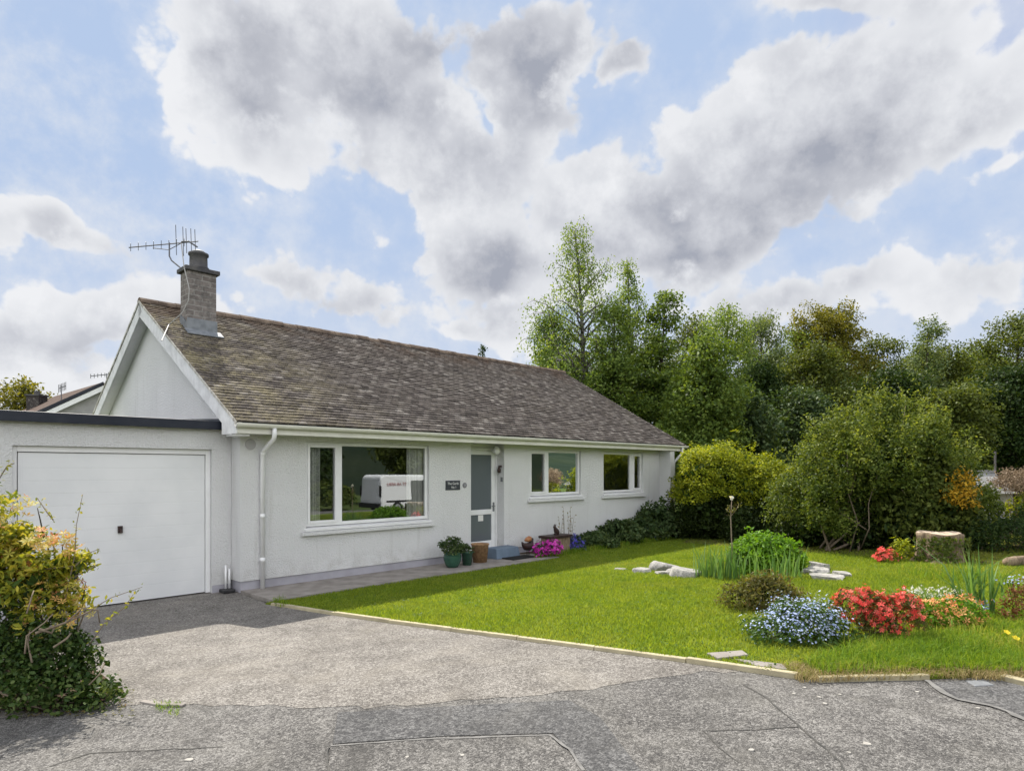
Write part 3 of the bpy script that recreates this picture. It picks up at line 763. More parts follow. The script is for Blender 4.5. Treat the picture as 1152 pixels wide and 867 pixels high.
strip('road_crack', [(838, 768), (865, 785), (893, 808), (915, 830), (950, 866)], .015, 'crack', -.007, jit=.5)
strip('road_crack', [(790, 820), (850, 818), (897, 815)], .010, 'crack', -.007, jit=.5)
strip('road_crack', [(792, 820), (810, 838), (830, 855)], .009, 'crack', -.007, jit=.5)
strip('road_crack', [(372, 838), (370, 852), (371, 880)], .010, 'crack', .000, jit=.4)
strip('road_crack', [(55, 860), (100, 845), (170, 842), (250, 838)], .009, 'crack', -.007, jit=.5)

# edging stones of the lawn
def edging(name, pts, wd, h, mat, sink=.1, lab=None, gapf=0.0, seg=.9):
    # one run of edging blocks, each block a short box following the ground
    mb = MB()
    for a, b in zip(pts[:-1], pts[1:]):
        a, b = Vector(a), Vector(b); n = max(1, round((b-a).length/seg))
        for i in range(n):
            p, q = a.lerp(b, i/n), a.lerp(b, (i+1)/n-.006/(b-a).length)
            d = (q-p).normalized(); s = Vector((-d.y, d.x))*wd*.5; j = rng.normal()*.004
            P = []
            for zz in (-sink, h+j):
                for c in (p-s, q-s, q+s, p+s):
                    x = uw(c.x, c.y); P.append((x.x, x.y, float(terr(c.x, c.y))+zz))
            mb.hexa(P)
    o = mb.build(name, M[mat], None, False, .006); return o
tag(edging('lawn_edging', [(-.06, -1.25), (.02, -1.6), (.45, -4.6), (.97, -8.15)], .06, .03, 'kerb'), 'long pale edging strip between the driveway tarmac and the lawn', 'edging')
e2 = gl_((920, 765), (985, 763), (1045, 762))
tag(edging('kerb_edging', [tuple(p) for p in e2], .05, .03, 'kerb'), 'low broken edging strip in front of the blue and red flowers', 'edging')
e3 = gl_((1128, 763), (1165, 772), (1200, 785))
tag(edging('kerb_edging', [tuple(p) for p in e3], .08, .035, 'kerb'), 'short pale kerb piece at the right end beside the grey cover', 'edging')
e4 = gl_((160, 788), (182, 792), (208, 793))
tag(edging('kerb_edging', [tuple(p) for p in e4], .05, .006, 'conc'), 'half buried concrete edging by the foot of the left bush', 'edging')
# flat slabs let into the lawn corner, utility covers, pale chips
SLABS = []
def slab(px, lab, mat, dz, th=.03, name='paving_slab', cat='paving slab', group=None):
    ps = [gpt(*p) for p in px]; mb = MB(); SLABS.append([(p.x, p.y) for p in ps])
    mb.prism([(p.x, p.y, p.z+dz-th) for p in ps], (0, 0, th))
    tag(mb.build(name, M[mat], None, False, .006), lab, cat, group)
slab([(795, 738), (835, 735), (842, 740), (808, 744)], 'pale paving slab sunk in the lawn corner behind the edging, upper left one', 'conc', .034)
slab([(826, 744), (880, 750), (888, 757), (852, 752)], 'narrow worn slab along the inside of the edging end', 'conc', .030)
slab([(1086, 765), (1107, 764), (1119, 770), (1097, 771)], 'small grey utility cover set in the dark pavement patch', 'steelcover', .001, .02, 'utility_cover', 'cover')
slab([(480, 872), (560, 866), (560, 866.5), (590, 890)], 'plain grey cover at the bottom edge of the road patch', 'steelcover', .012, .01, 'utility_cover', 'cover') if False else None
for px, py, r in ((213, 853, .022), (845, 842, .018), (975, 835, .024), (893, 779, .016), (922, 783, .014), (928, 790, .018), (945, 780, .012), (1032, 777, .014), (1100, 795, .015), (955, 845, .012), (520, 848, .012), (905, 772, .014), (458, 850, .012)):
    p = gpt(px, py); mb = MB(); n = 7; a0 = rng.random(n)*.5+.7
    ring = [(p.x+r*a0[k]*math.cos(6.28*k/n), p.y+r*a0[k]*math.sin(6.28*k/n), p.z-.012) for k in range(n)]
    mb.prism(ring, (0, 0, .010))
    tag(mb.build('pale_chip', M['chip']), 'small pale stone chip lying loose on the road asphalt', 'stone chip', 'pale chips on the road')

# ------------------------------------------------------------------ the bungalow (local axes u, w, z)
K = (5.31-2.66)/(4.26+.44); PIT = math.atan(K); UL, UR = -.25, 13.04; UE = 12.55; RW, RZ = 4.26, 5.31; WB = 8.52
root = thing('bungalow', 'white roughcast bungalow with brown tiled gable roof behind the lawn', 'house', uw(0, 0, 0), ROTZ)

def panel(mb, us, zs, holes, w0, w1):
    us = sorted(set(us+[x for h in holes for x in h[:2]])); zs = sorted(set(zs+[x for h in holes for x in h[2:]]))
    def solid(i, j):
        if i < 0 or j < 0 or i >= len(us)-1 or j >= len(zs)-1: return False
        u, z = (us[i]+us[i+1])/2, (zs[j]+zs[j+1])/2
        return not any(h[0] < u < h[1] and h[2] < z < h[3] for h in holes)
    for i in range(len(us)-1):
        for j in range(len(zs)-1):
            if not solid(i, j): continue
            a, b, c, d = us[i], us[i+1], zs[j], zs[j+1]
            mb.add([(a,w0,c),(b,w0,c),(b,w0,d),(a,w0,d)], [(0,1,2,3)]); mb.add([(a,w1,c),(b,w1,c),(b,w1,d),(a,w1,d)], [(3,2,1,0)])
            if not solid(i-1, j): mb.add([(a,w0,c),(a,w1,c),(a,w1,d),(a,w0,d)], [(3,2,1,0)])
            if not solid(i+1, j): mb.add([(b,w0,c),(b,w1,c),(b,w1,d),(b,w0,d)], [(0,1,2,3)])
            if not solid(i, j-1): mb.add([(a,w0,c),(b,w0,c),(b,w1,c),(a,w1,c)], [(3,2,1,0)])
            if not solid(i, j+1): mb.add([(a,w0,d),(b,w0,d),(b,w1,d),(a,w1,d)], [(0,1,2,3)])

W1 = (1.12, 3.745, .925, 2.405); W2_ = (6.705, 8.595, 1.285, 2.395); W3_ = (9.555, 11.445, 1.285, 2.395); DR = (4.86, 5.85, .17, 2.49)
mb = MB(); panel(mb, [.003, 12.32], [.17, 2.6], [W1, W2_, W3_, DR], 0.0, .28)
mb.build('front_wall', M['render'], root)
mb = MB(); mb.prism([(0, -.001, .17), (0, -.001, 2.46), (0, .03, 2.60), (0, RW, RZ-.11), (0, WB, 2.60), (0, WB, .17)], (.25, 0, 0))
mb.build('gable_wall', M['render'], root)
mb = MB(); mb.prism([(12.3203, -.36, .05), (12.3203, -.36, 2.46), (12.3203, .03, 2.60), (12.3203, RW, RZ-.11), (12.3203, WB, 2.60), (12.3203, WB, .05)], (.23, 0, 0))
mb.build('gable_wall', M['render'], root)
mb = MB(); mb.box((.253, WB-.25, 0), (12.318, WB-.003, 2.6)); mb.build('rear_wall', M['render'], root)
mb = MB(); mb.box((.018, .018, -.25), (4.855, .25, .168)); mb.box((5.855, .018, -.25), (12.318, .25, .168)); mb.box((.018, .252, -.25), (.25, WB-.02, .168))
mb.build('plinth', M['plinth'], root)
# rooms behind the windows
mb = MB()
mb.box((.26, .3, .18), (12.31, 5.0, .22))
for u in (4.6, 6.15, 9.1): mb.box((u, .29, .23), (u+.1, 4.99, 2.41))
mb.box((.26, 4.9, .23), (12.31, 5.0, 2.41)); mb.box((.26, .29, 2.42), (12.31, 5.0, 2.46))
mb.build('interior', M['room'], root)

# roof: deck, then every tile course
def slope_pt(u, s, n, front=True):
    w = -.46+s*math.cos(PIT)-n*math.sin(PIT); z = 2.645+s*math.sin(PIT)+n*math.cos(PIT)
    return (u, w, z) if front else (u, 2*RW-w, z)
SL = (RW+.46)/math.cos(PIT)
V = []; Fq = []
def addtile(u0, u1, s0, s1, front):
    j = rng.normal()*.0025; js = rng.normal()*.005; k = len(V)
    for (s, nb, nt_) in ((s0+js, .010+j, .027+j), (s1, -.004, .010)):
        for u in (u0, u1):
            V.append(slope_pt(u, s, nb, front)); V.append(slope_pt(u, s, nt_, front))
    # order: 0 b u0 s0,1 t u0 s0,2 b u1 s0,3 t u1 s0,4 b u0 s1,5 t u0 s1,6 b u1 s1,7 t u1 s1
    for f in ((0, 2, 3, 1), (1, 3, 7, 5), (4, 5, 7, 6), (0, 1, 5, 4), (2, 6, 7, 3), (0, 4, 6, 2)): Fq.append([k+i for i in f])
g_ = SL/48; tw = .165
for front in (True, False):
    for i in range(48):
        o = (i % 2)*tw*.5; u = UL-o
        while u < UR:
            a, b = max(u, UL)+.0015, min(u+tw, UR)-.0015
            if b-a > .03: addtile(a, b, i*g_, i*g_+g_*1.18, front)
            u += tw
mb = MB()
for front in (True, False):
    p = [slope_pt(UL+.02, .02, -.012, front), slope_pt(UR-.02, .02, -.012, front), slope_pt(UR-.02, SL, -.012, front), slope_pt(UL+.02, SL, -.012, front)]
    n = Vector((0, math.sin(PIT)*(1 if front else -1), -math.cos(PIT)))*.05
    mb.prism(p, n)
rf = mb.build('roof', M['felt'], root)
np_mesh('roof_tiles', V, Fq, M['tile'], rf)
# ridge tiles
mb = MB(); n = 40; l = (UR-UL)/n
for i in range(n):
    a = UL+i*l; j = rng.normal()*.006
    ring = []
    for u in (a+.003, a+l-.003):
        for k in range(7):
            t = math.pi*k/6; ring.append((u, RW-.125*math.cos(t), RZ-.045+j+.115*math.sin(t)))
    mb.add(ring, [(k, k+1, 7+k+1, 7+k) for k in range(6)]+[tuple(range(7))[::-1], tuple(range(7, 14))])
mb.build('ridge', M['ridge'], rf)
# white mortar edge under the verge tiles
for u in (UL-.006, UR-.012):
    mb = MB()
    for front in (True, False):
        mb.prism([slope_pt(u, .0, -.03, front), slope_pt(u, .0, .014, front), slope_pt(u, SL+.0, .014, front), slope_pt(u, SL+.0, -.03, front)], (.018, 0, 0))
    mb.build('verge_mortar', M['mortar'], rf)
# bargeboards, soffits
def barge(u, front, d=.235, th=.028):
    mb = MB(); mb.prism([slope_pt(u, -.02, -.035, front), slope_pt(u, SL-.003, -.035, front), slope_pt(u, SL-.003-d*math.tan(PIT)*0, -.035-d, front), slope_pt(u, .10, -.035-d, front), slope_pt(u, -.02, -.16, front)], (th, 0, 0))
    return mb.build('bargeboard', M['barge'], root)
for u in (UL+.012, UR-.04):
    for front in (True, False): barge(u, front)
mb = MB()
for a, b in ((UL+.042, -.003), (UE+.003, UR-.042)):
    for front in (True, False):
        mb.prism([slope_pt(a, .25, -.20, front), slope_pt(a, SL-.12, -.20, front), slope_pt(a, SL-.12, -.215, front), slope_pt(a, .25, -.215, front)], (b-a, 0, 0))
mb.box((UL+.042, -.383, 2.485), (12.318, -.002, 2.50)); mb.box((12.553, -.383, 2.485), (UR-.042, -.002, 2.50))
mb.build('soffit', M['upvc'], root)
# boxed eave end on the left
mb = MB(); mb.prism([(UL+.011, -.43, 2.47), (UL+.011, -.43, 2.60), (UL+.011, .10, 2.78), (UL+.011, .10, 2.47)], (.024, 0, 0)); mb.prism([(UL+.036, -.36, 2.44), (-.003, -.36, 2.44), (-.003, -.01, 2.44), (UL+.036, -.01, 2.44)], (0, 0, .04)); mb.build('eave_box_end', M['barge'], root)
mb = MB(); mb.box((UL+.042, -.41, 2.478), (UR-.042, -.385, 2.615)); mb.build('fascia_board', M['fascia'], root)
# gutter: half round channel with joints
mb = MB(); ring = []
for u in (UL-.01, UR+.01):
    for k in range(9):
        t = math.pi+math.pi*k/8; ring.append((u, -.47+.057*math.cos(t), 2.628+.062*math.sin(t)))
    for k in range(8, -1, -1):
        t = math.pi+math.pi*k/8; ring.append((u, -.47+.050*math.cos(t), 2.628+.055*math.sin(t)))
mb.add(ring, [(k, (k+1) % 18, 18+(k+1) % 18, 18+k) for k in range(18)]+[tuple(range(18))[::-1], tuple(range(18, 36))])
for u in (2.0, 4.0, 6.0, 8.0, 10.0, 12.0, UL, UR-.02):
    r2 = []
    for uu in (u, u+.06):
        for k in range(9):
            t = math.pi+math.pi*k/8; r2.append((uu, -.47+.064*math.cos(t), 2.632+.070*math.sin(t)))
    mb.add(r2, [(k, k+1, 9+k+1, 9+k) for k in range(8)])
mb.build('gutter', M['fascia'], root)
def downpipe(u, w, u0, zb, neckz):
    mb = MB()
    mb.tube([(u0, -.47, 2.57), (u0, -.47, 2.47), (u0, -.44, 2.40), (u, w-.04, neckz+.06), (u, w, neckz), (u, w, zb)], .036, 12)
    for z in (neckz-.03, 1.15, .45): mb.tube([(u, w, z), (u, w, z+.07)], .043, 12)
    return mb.build('downpipe', M['upvc'], root, True)
downpipe(.34, -.052, .34, .03, 2.18)
downpipe(12.66, -.28, 12.82, .05, 2.12)
mb = MB(); mb.box((12.58, -.34, 1.26), (12.80, -.24, 1.31)); mb.build('pipe_bracket', M['dark'], root)
mb = MB(); mb.lathe([(.0, .0), (.085, .0), (.085, .012), (.0, .013)], 20)
vt = mb.build('wall_vent', simple('grey_vent', (.42, .41, .41), None), root); vt.rotation_euler = (math.radians(90), 0, 0); vt.location = (.165, 0, 2.33)

# windows
def window(h, mull, case, name='window'):
    u0, u1, z0, z1 = h; F0, F1 = .055, .115; fw = .058
    mb = MB()
    mb.box((u0+.002, F0, z0+.03), (u0+fw, F1, z1-.002)); mb.box((u1-fw, F0, z0+.03), (u1-.002, F1, z1-.002))
    mb.box((u0+fw, F0, z1-fw), (u1-fw, F1, z1-.002)); mb.box((u0+fw, F0, z0+.03), (u1-fw, F1, z0+fw+.03))
    a, b = mull; mb.box((a, F0, z0+fw+.03), (b, F1, z1-fw))
    # opening sash stands proud of its frame
    c0, c1 = (u0+fw, a) if case == 'l' else (b, u1-fw); s = .036; y0 = F0-.014
    zb, zt = z0+fw+.03, z1-fw
    mb.box((c0-.012, y0, zb-.012), (c0+s, F1-.01, zt+.012)); mb.box((c1-s, y0, zb-.012), (c1+.012, F1-.01, zt+.012))
    mb.box((c0+s, y0, zt-s), (c1-s, F1-.01, zt+.012)); mb.box((c0+s, y0, zb-.012), (c1-s, F1-.01, zb+s))
    fr = mb.build('window', M['upvc'], root, False, .005)
    f0, f1 = (b, u1-fw) if case == 'l' else (u0+fw, a)
    for (p, q, r, t) in ((c0+s, c1-s, zb+s, zt-s), (f0, f1, zb, zt)):
        m2 = MB(); m2.add([(p, .085, r), (q, .085, r), (q, .085, t), (p, .085, t)], [(0, 1, 2, 3)]); m2.build('pane', M['glass'], fr)
    mb = MB()
    mb.hexa([(u0-.04, -.045, z0-.045), (u1+.04, -.045, z0-.045), (u1+.04, F1, z0-.03), (u0-.04, F1, z0-.03), (u0-.04, -.045, z0-.008), (u1+.04, -.045, z0-.008), (u1+.04, F1, z0+.028), (u0-.04, F1, z0+.028)])
    mb.build('sill', M['upvc'], fr, False, .004)
    return fr
window(W1, (upx(378.3, .07), upx(384.3, .07)), 'l')
window(W2_, (upx(612.8, .07), upx(616.6, .07)), 'l')
window(W3_, (upx(707.8, .07), upx(712.0, .07)), 'r')
# lower stone sills
mb = MB()
def stone_sill(h, d):
    m = MB(); m.box((h[0]-.10, -.07, h[2]-.115), (h[1]+.09, -.002, h[2]-.052)); m.build('stone_sill', M['render'], root, False, .008)
stone_sill(W1, 0); stone_sill(W2_, 0); stone_sill(W3_, 0)

# front door in its recess
dw = .235
mb = MB()
a, b = DR[0], DR[1]; zt = 2.49; zb = .20
mb.box((a+.002, dw-.02, zb), (a+.05, dw+.05, zt-.14)); mb.box((b-.055, dw-.02, zb), (b-.002, dw+.05, zt-.14)); mb.box((a+.002, dw-.02, zt-.14), (b-.002, dw+.05, zt-.085))
mb.box((a+.002, dw+.01, zt-.083), (b-.002, dw+.04, zt-.002)); mb.box((a+.002, dw-.05, zb-.06), (b-.002, dw+.06, zb-.002))
mb.build('door_frame', M['upvc'], root, False, .004)
mb = MB(); l0, l1 = a+.054, b-.059; y0, y1 = dw-.005, dw+.04; s = .105
ztop = zt-.145; zr0, zr1 = .94, 1.05
mb.box((l0, y0, zb+.005), (l0+s, y1, ztop)); mb.box((l1-s, y0, zb+.005), (l1, y1, ztop)); mb.box((l0+s, y0, ztop-.09), (l1-s, y1, ztop)); mb.box((l0+s, y0, zr0), (l1-s, y1, zr1)); mb.box((l0+s, y0, zb+.005), (l1-s, y1, zb+.16))
dr = mb.build('front_door', M['upvc'], root, False, .005)
for p, q in ((zb+.16, zr0), (zr1, ztop-.09)):
    m2 = MB(); m2.add([(l0+s, dw+.015, p), (l1-s, dw+.015, p), (l1-s, dw+.015, q), (l0+s, dw+.015, q)], [(0, 1, 2, 3)]); m2.build('pane', M['obscured'], dr)
mb = MB(); mb.box((l1-.075, y0-.012, 1.0), (l1-.03, y0-.001, 1.2)); mb.tube([(l1-.052, y0-.012, 1.12), (l1-.052, y0-.05, 1.12), (l1-.15, y0-.055, 1.12)], .010, 8); mb.build('handle', M['steelcover'], dr)
mb = MB(); mb.box((l0+s+.27, dw+.006, .80), (l0+s+.42, dw+.010, .93)); mb.build('notice', M['paper'], dr)
# things fixed in the porch
mb = MB(); mb.lathe([(.0, -.10), (.045, -.095), (.075, -.06), (.085, -.02), (.075, .03), (.05, .055), (.05, .08), (0, .08)], 18, (upx(558.5, .06), .06, 2.36)); mb.build('porch_lamp', M['upvc'], root, True)
mb = MB(); mb.box((5.792, .07, 1.98), (5.848, .13, 2.02)); mb.lathe([(0, 0), (.035, .0), (.042, .06), (.02, .11), (.008, .12), (0, .12)], 12, (5.79, .10, 1.86)); mb.build('door_bell', M['iron'], root, True)
mb = MB(); mb.box((5.825, .04, 1.66), (5.848, .09, 1.76)); mb.build('bell_push', M['steelcover'], root)

# name plaque and number disc beside the door
su0, su1 = upx(501), upx(517.3); sz0, sz1 = HCAM+(YH-551)/F_PX*(CY+.5*(su0+su1)*CS), HCAM+(YH-540.3)/F_PX*(CY+.5*(su0+su1)*CS)
mb = MB(); mb.box((su0, -.014, sz0), (su1, -.001, sz1)); pl = mb.build('name_plaque', M['slate'], root, False, .008)
def text(body, size, loc, rot, mat, parent, name='lettering'):
    c = bpy.data.curves.new(name, 'FONT'); c.body = body; c.size = size; c.align_x = 'CENTER'; c.align_y = 'CENTER'; c.extrude = .0008
    c.materials.append(M[mat]); tmp = bpy.data.objects.new('tmp', c); col.objects.link(tmp); bpy.context.view_layer.update(); me = bpy.data.meshes.new_from_object(tmp.evaluated_get(bpy.context.evaluated_depsgraph_get())); bpy.data.objects.remove(tmp)
    if not me.materials: me.materials.append(M[mat])
    o = bpy.data.objects.new(name, me); col.objects.link(o); o.location = loc; o.rotation_euler = rot; o.parent = parent; return o
R90 = (math.radians(90), 0, 0)
sc_ = (su0+su1)/2; zc_ = (sz0+sz1)/2; hh = sz1-sz0
text('The Garth', hh*.36, (sc_, -.0165, zc_+hh*.18), R90, 'letter', pl)
text('No 1', hh*.33, (sc_+.02, -.0165, zc_-hh*.22), R90, 'letter', pl)
nu = upx(522.6); nz = HCAM+(YH-545.6)/F_PX*(CY+nu*CS)
mb = MB(); mb.lathe([(0, 0), (.055, 0), (.055, .012), (.048, .015), (0, .015)], 28); nb_ = mb.build('number_disc', simple('grey_disc', (.20, .20, .21), None), root); nb_.rotation_euler = R90; nb_.location = (nu, 0, nz)
text('1', .07, (0, 0, .0165), (0, 0, 0), 'letter', nb_)

# chimney on the front slope, just below the ridge
def roof_hit(px, py):
    r = (px-576)/F_PX; s = (YH-py)/F_PX
    A = SN-r*CS; B = CX*CS-CY*SN           # w = A*Y + B
    # HCAM + s*Y = 2.68 + (A*Y+B+.46)*K
    Y = (HCAM-2.68-(B+.46)*K)/(A*K-s); return (*to_uw(r*Y, Y), Y)
cu0, cw0, cY = roof_hit(211, 371)
cu1 = upx(243.5, cw0)
def wpx(px, u):
    r = (px-576)/F_PX; return (CX+u*SN-r*(CY+u*CS))/(r*SN+CS)
cw1 = wpx(203, cu0)
cz1 = HCAM+(YH-303.5)/F_PX*cY; czp = HCAM+(YH-284)/F_PX*(cY+.3)
print('CHIMNEY', cu0, cw0, cu1, cw1, cz1, czp, 'pitch', math.degrees(PIT))
mb = MB(); mb.box((cu0, cw0, 2.68+(cw0+.46)*K-.25), (cu1, cw1, cz1)); ch = mb.build('chimney', M['brick'], root, False, .01)
mb = MB(); o = .055; mb.box((cu0-o, cw0-o, cz1+.002), (cu1+o, cw1+o, cz1+.085)); mb.build('chimney_cap', M['pot'], ch, False, .012)
um, wm = (cu0+cu1)/2, (cw0+cw1)/2
mb = MB(); mb.lathe([(.0, .0), (.20, .0), (.195, .05), (.165, .08), (.16, .27), (.185, .29), (.185, .33), (.13, .33), (.13, .25), (0, .25)], 24, (um, wm, cz1+.086)); mb.build('chimney_pot', M['pot'], ch, True)
mb = MB(); mb.lathe([(.14, .331), (.14, .345), (.10, .385), (.04, .40), (0, .402)], 20, (um, wm, cz1+.086)); mb.build('pot_cowl', M['steelcover'], ch, True)
mb = MB(); zf = 2.68+(cw0+.46)*K
mb.box((cu0-.012, cw0-.014, zf-.05), (cu1+.012, cw0-.002, zf+.24))
mb.prism([(cu0-.06, cw0-.01, zf+.012), (cu1+.07, cw0-.01, zf+.012), (cu1+.07, cw0-.20, zf-.20*K+.012), (cu0-.06, cw0-.20, zf-.20*K+.012)], (0, 0, .02))
n = 5
for i in range(n):
    wa = cw0+(cw1-cw0)*i/n; wb2 = cw0+(cw1-cw0)*(i+1)/n; z = 2.68+(wa+.46)*K
    for u in (cu0-.013, cu1+.001): mb.box((u, wa, z-.02), (u+.012, wb2-.003, z+.17))
mb.build('chimney_flashing', M['lead'], ch)

# aerial on the chimney
AY = cY+.25
def A3(px, py, dy=0.0): return at(px, py, AY+dy)
ta = thing('tv_aerial', 'long television aerial with many cross rods on the bungalow chimney', 'aerial', A3(212, 318))
o0 = ta.location
def rel(p): return p-o0
mb = MB(); mb.tube([rel(A3(211, 322)), rel(A3(209, 306)), rel(A3(204, 302)), rel(A3(193, 293)), rel(A3(190.5, 288)), rel(A3(190.5, 273))], .014, 8); mb.build('mast', M['steel'], ta)
mb = MB(); mb.tube([rel(A3(145, 278.5)), rel(A3(223, 271.5))], .011, 6); mb.tube([rel(A3(172, 279)), rel(A3(190, 281)), rel(A3(204, 273.5))], .008, 6); mb.build('boom', M['steel'], ta)
for i in range(8):
    mb = MB(); x = 147+i*8.6; y = 278.3-(x-145)*.09
    mb.tube([rel(A3(x, y-4.5, -.03)), rel(A3(x, y+4.5, .03))], .0055, 5); mb.build('director_rod', M['steel'], ta)
for x, h0, h1 in ((198, 253, 287), (206, 255, 288), (209.5, 257, 285), (215, 257, 290), (219.5, 258, 287)): mb = MB(); mb.tube([rel(A3(x-.4, h0, -.05)), rel(A3(x+.6, h1, .05))], .0065, 5); mb.build('reflector_rod', M['steel'], ta)
mb = MB(); mb.tube([rel(A3(204, 272)), rel(A3(212, 271.5)), rel(A3(222, 278))], .016, 6)
mb.build('reflector_bracket', M['steel'], ta)
cb_ = [rel(A3(204, 274, -.05)), rel(A3(207, 300, -.3)), rel(A3(213, 325, -.42)), rel(A3(212, 338, -.42)), rel(A3(205, 352, -.42))]
mb = MB(); mb.tube(cb_, .010, 6)
rh = roof_hit(190, 367); q = uw(rh[0], rh[1], 2.68+(rh[1]+.46)*K+.03); rh2 = roof_hit(182, 385); q2 = uw(rh2[0], rh2[1], 2.68+(rh2[1]+.46)*K+.03)
mb.tube([cb_[-1], rel(q), rel(q2)], .010, 6); mb.build('cable', M['cable'], ta)

# ------------------------------------------------------------------ garage
gr = thing('garage', 'flat roofed white garage joined to the left end of the bungalow', 'garage', uw(0, 0, 0), ROTZ)
GW = .33; GO = (-2.79, -.30, -.2, 2.245)
mb = MB(); panel(mb, [-3.6, -.003], [-.2, 2.56], [GO], GW, GW+.24); mb.box((-3.6, GW+.243, -.2), (-3.36, 6.0, 2.56)); mb.box((-3.357, 5.76, -.2), (-.003, 6.0, 2.56))
mb.build('wall', M['render'], gr)
for a_, b_ in ((-.298, -.004), (-3.6, -2.795)):
    mb = MB(); mb.box((a_, GW-.006, -.1), (b_, GW+.02, .11)); mb.build('plinth', M['plinth'], gr)
mb = MB(); mb.box((-3.72, GW-.13, 2.55), (-.006, GW-.10, 2.685)); mb.build('roof_fascia', M['felt'], gr, False, .006)
mb = MB(); mb.box((-3.70, GW-.098, 2.562), (-.006, 6.1, 2.66)); mb.build('roof', M['felt'], gr)
mb = MB(); mb.prism([(-.02, .22, 2.662), (-.02, .22, 2.74), (-.02, 2.6, 2.86), (-.02, 2.6, 2.662)], (.012, 0, 0)); mb.build('shadow_wedge', M['felt'], gr)  # dark wedge standing in for the garage fascia's shadow on the gable
mb = MB(); d0, d1 = GW+.06, GW+.12
mb.box((-2.788, d0, 0), (-2.735, d1, 2.243)); mb.box((-.372, d0, 0), (-.302, d1, 2.243)); mb.box((-2.735, d0, 2.165), (-.372, d1, 2.243))
mb.build('door_frame', M['upvc'], gr, False, .004)
mb = MB(); z = .012; l0, l1 = -2.722, -.380
mb.box((l0, GW+.085, z), (l1, GW+.115, 2.155))
zz = np.linspace(.05, 2.12, 13)
for i in range(12): mb.box((l0+.05, GW+.0830, zz[i]+.006), (l1-.05, GW+.0848, zz[i+1]-.006))
gd = mb.build('garage_door', M['gdoor'], gr, False, .0015)
hu = upx(135, GW+.08); mb = MB(); mb.box((hu-.03, GW+.055, 1.02), (hu+.03, GW+.081, 1.12)); mb.tube([(hu, GW+.06, 1.07), (hu, GW+.03, 1.07), (hu, GW+.025, 1.02)], .012, 8); mb.build('handle', M['iron'], gd)
# waste pipes and gully in the corner between garage and bungalow
t = thing('waste_pipes', 'pair of short white waste pipes in the corner beside the garage door', 'pipes', uw(-.12, .25, 0), ROTZ)
for du, h in ((0, .42), (.055, .36)):
    mb = MB(); mb.tube([(du, 0, .02), (du, 0, h)], .016, 10); mb.build('pipe', M['upvc'], t, True)
mb = MB(); mb.box((-.09, -.16, .0), (.09, .04, .05)); mb.build('gully', M['dark'], t, False, .01)

# curtains
def curtain(u0, u1, z0, z1, lab, waves=9, amp=.025, w=.165):
    mb = MB(); n = waves*8; V_ = []
    for k in range(n+1):
        q = k/n; u = u0+(u1-u0)*q; y = w+amp*math.sin(q*waves*6.283)+.012*math.sin(q*23)
        V_ += [(u, y, z0), (u, y, z1), (u, y+.004, z1), (u, y+.004, z0)]
    for k in range(n):
        a, b = 4*k, 4*k+4; mb_f.append
        mb.add([V_[a], V_[b], V_[b+1], V_[a+1]], [(0, 1, 2, 3)]); mb.add([V_[a+3], V_[a+2], V_[b+2], V_[b+3]], [(0, 1, 2, 3)])
    o = mb.build('curtain', M['curtain'], None, True); o.location = uw(0, 0, 0); o.rotation_euler = (0, 0, ROTZ)
    tag(o, lab, 'curtain', 'curtains behind the windows')
mb_f = []
curtain(upx(455, .24), upx(484, .24), .95, 2.38, 'pale curtain drawn at the right end of the big front window', 9)
curtain(upx(346, .24), upx(357, .24), .95, 2.38, 'pale curtain drawn at the left end of the big front window', 5)
curtain(upx(631, .24), upx(656, .24), 1.3, 2.38, 'pale curtain at the right side of the middle window', 7)

# ------------------------------------------------------------------ grass
def lawn_points(n, wmax=None):
    us = rng.uniform(-.1, 16, n*2); ws = rng.uniform(-10.7, -.6, n*2)
    # even-odd test on arrays
    c = np.zeros(len(us), bool); j = len(LAWN)-1
    for i in range(len(LAWN)):
        xi, yi = LAWN[i]; xj, yj = LAWN[j]
        m = ((yi > ws) != (yj > ws)) & (us < (xj-xi)*(ws-yi)/((yj-yi) if yj != yi else 1e-9)+xi); c ^= m; j = i
    us, ws = us[c], ws[c]
    X = CX+us*SN-ws*CS; Y = CY+us*CS+ws*SN
    k = (X/np.maximum(Y, .1) < .95) & (Y > 3); us, ws, X, Y = us[k], ws[k], X[k], Y[k]
    p = np.minimum(1, (9.0/Y)**1.2); k = rng.random(len(us)) < p
    us, ws, X, Y = us[k][:n], ws[k][:n], X[k][:n], Y[k][:n]
    return np.stack([X, Y, terr(us, ws)+.012], 1), us, ws
P, us, ws = lawn_points(260000)
kp = np.array([not (y < 7.5 and any(inside(q, x, y) for q in SLABS)) for x, y, _ in P]); P = P[kp]
ht = .026+.020*(wob(6, 1.3)(P)+1)*.5
V, Fq, Ft = blades_geo(P, ht, .0085, .7, .6)
kind(np_mesh('lawn_grass', V, np.concatenate([tri(Fq), Ft]), M['grass']), 'stuff')
P, us, ws = lawn_points(1500); P = P[(us > .6) & (rng.random(len(us)) < .5)]
V, Fc = leaf_geo(np.repeat(P, 7, 0)+rng.normal(size=(len(P)*7, 3))*np.array([.035, .035, .004])+np.array([0, 0, .03]), .022, .016, 2.5); kind(np_mesh('lawn_weeds', V, Fc, M['l_forget']), 'stuff')
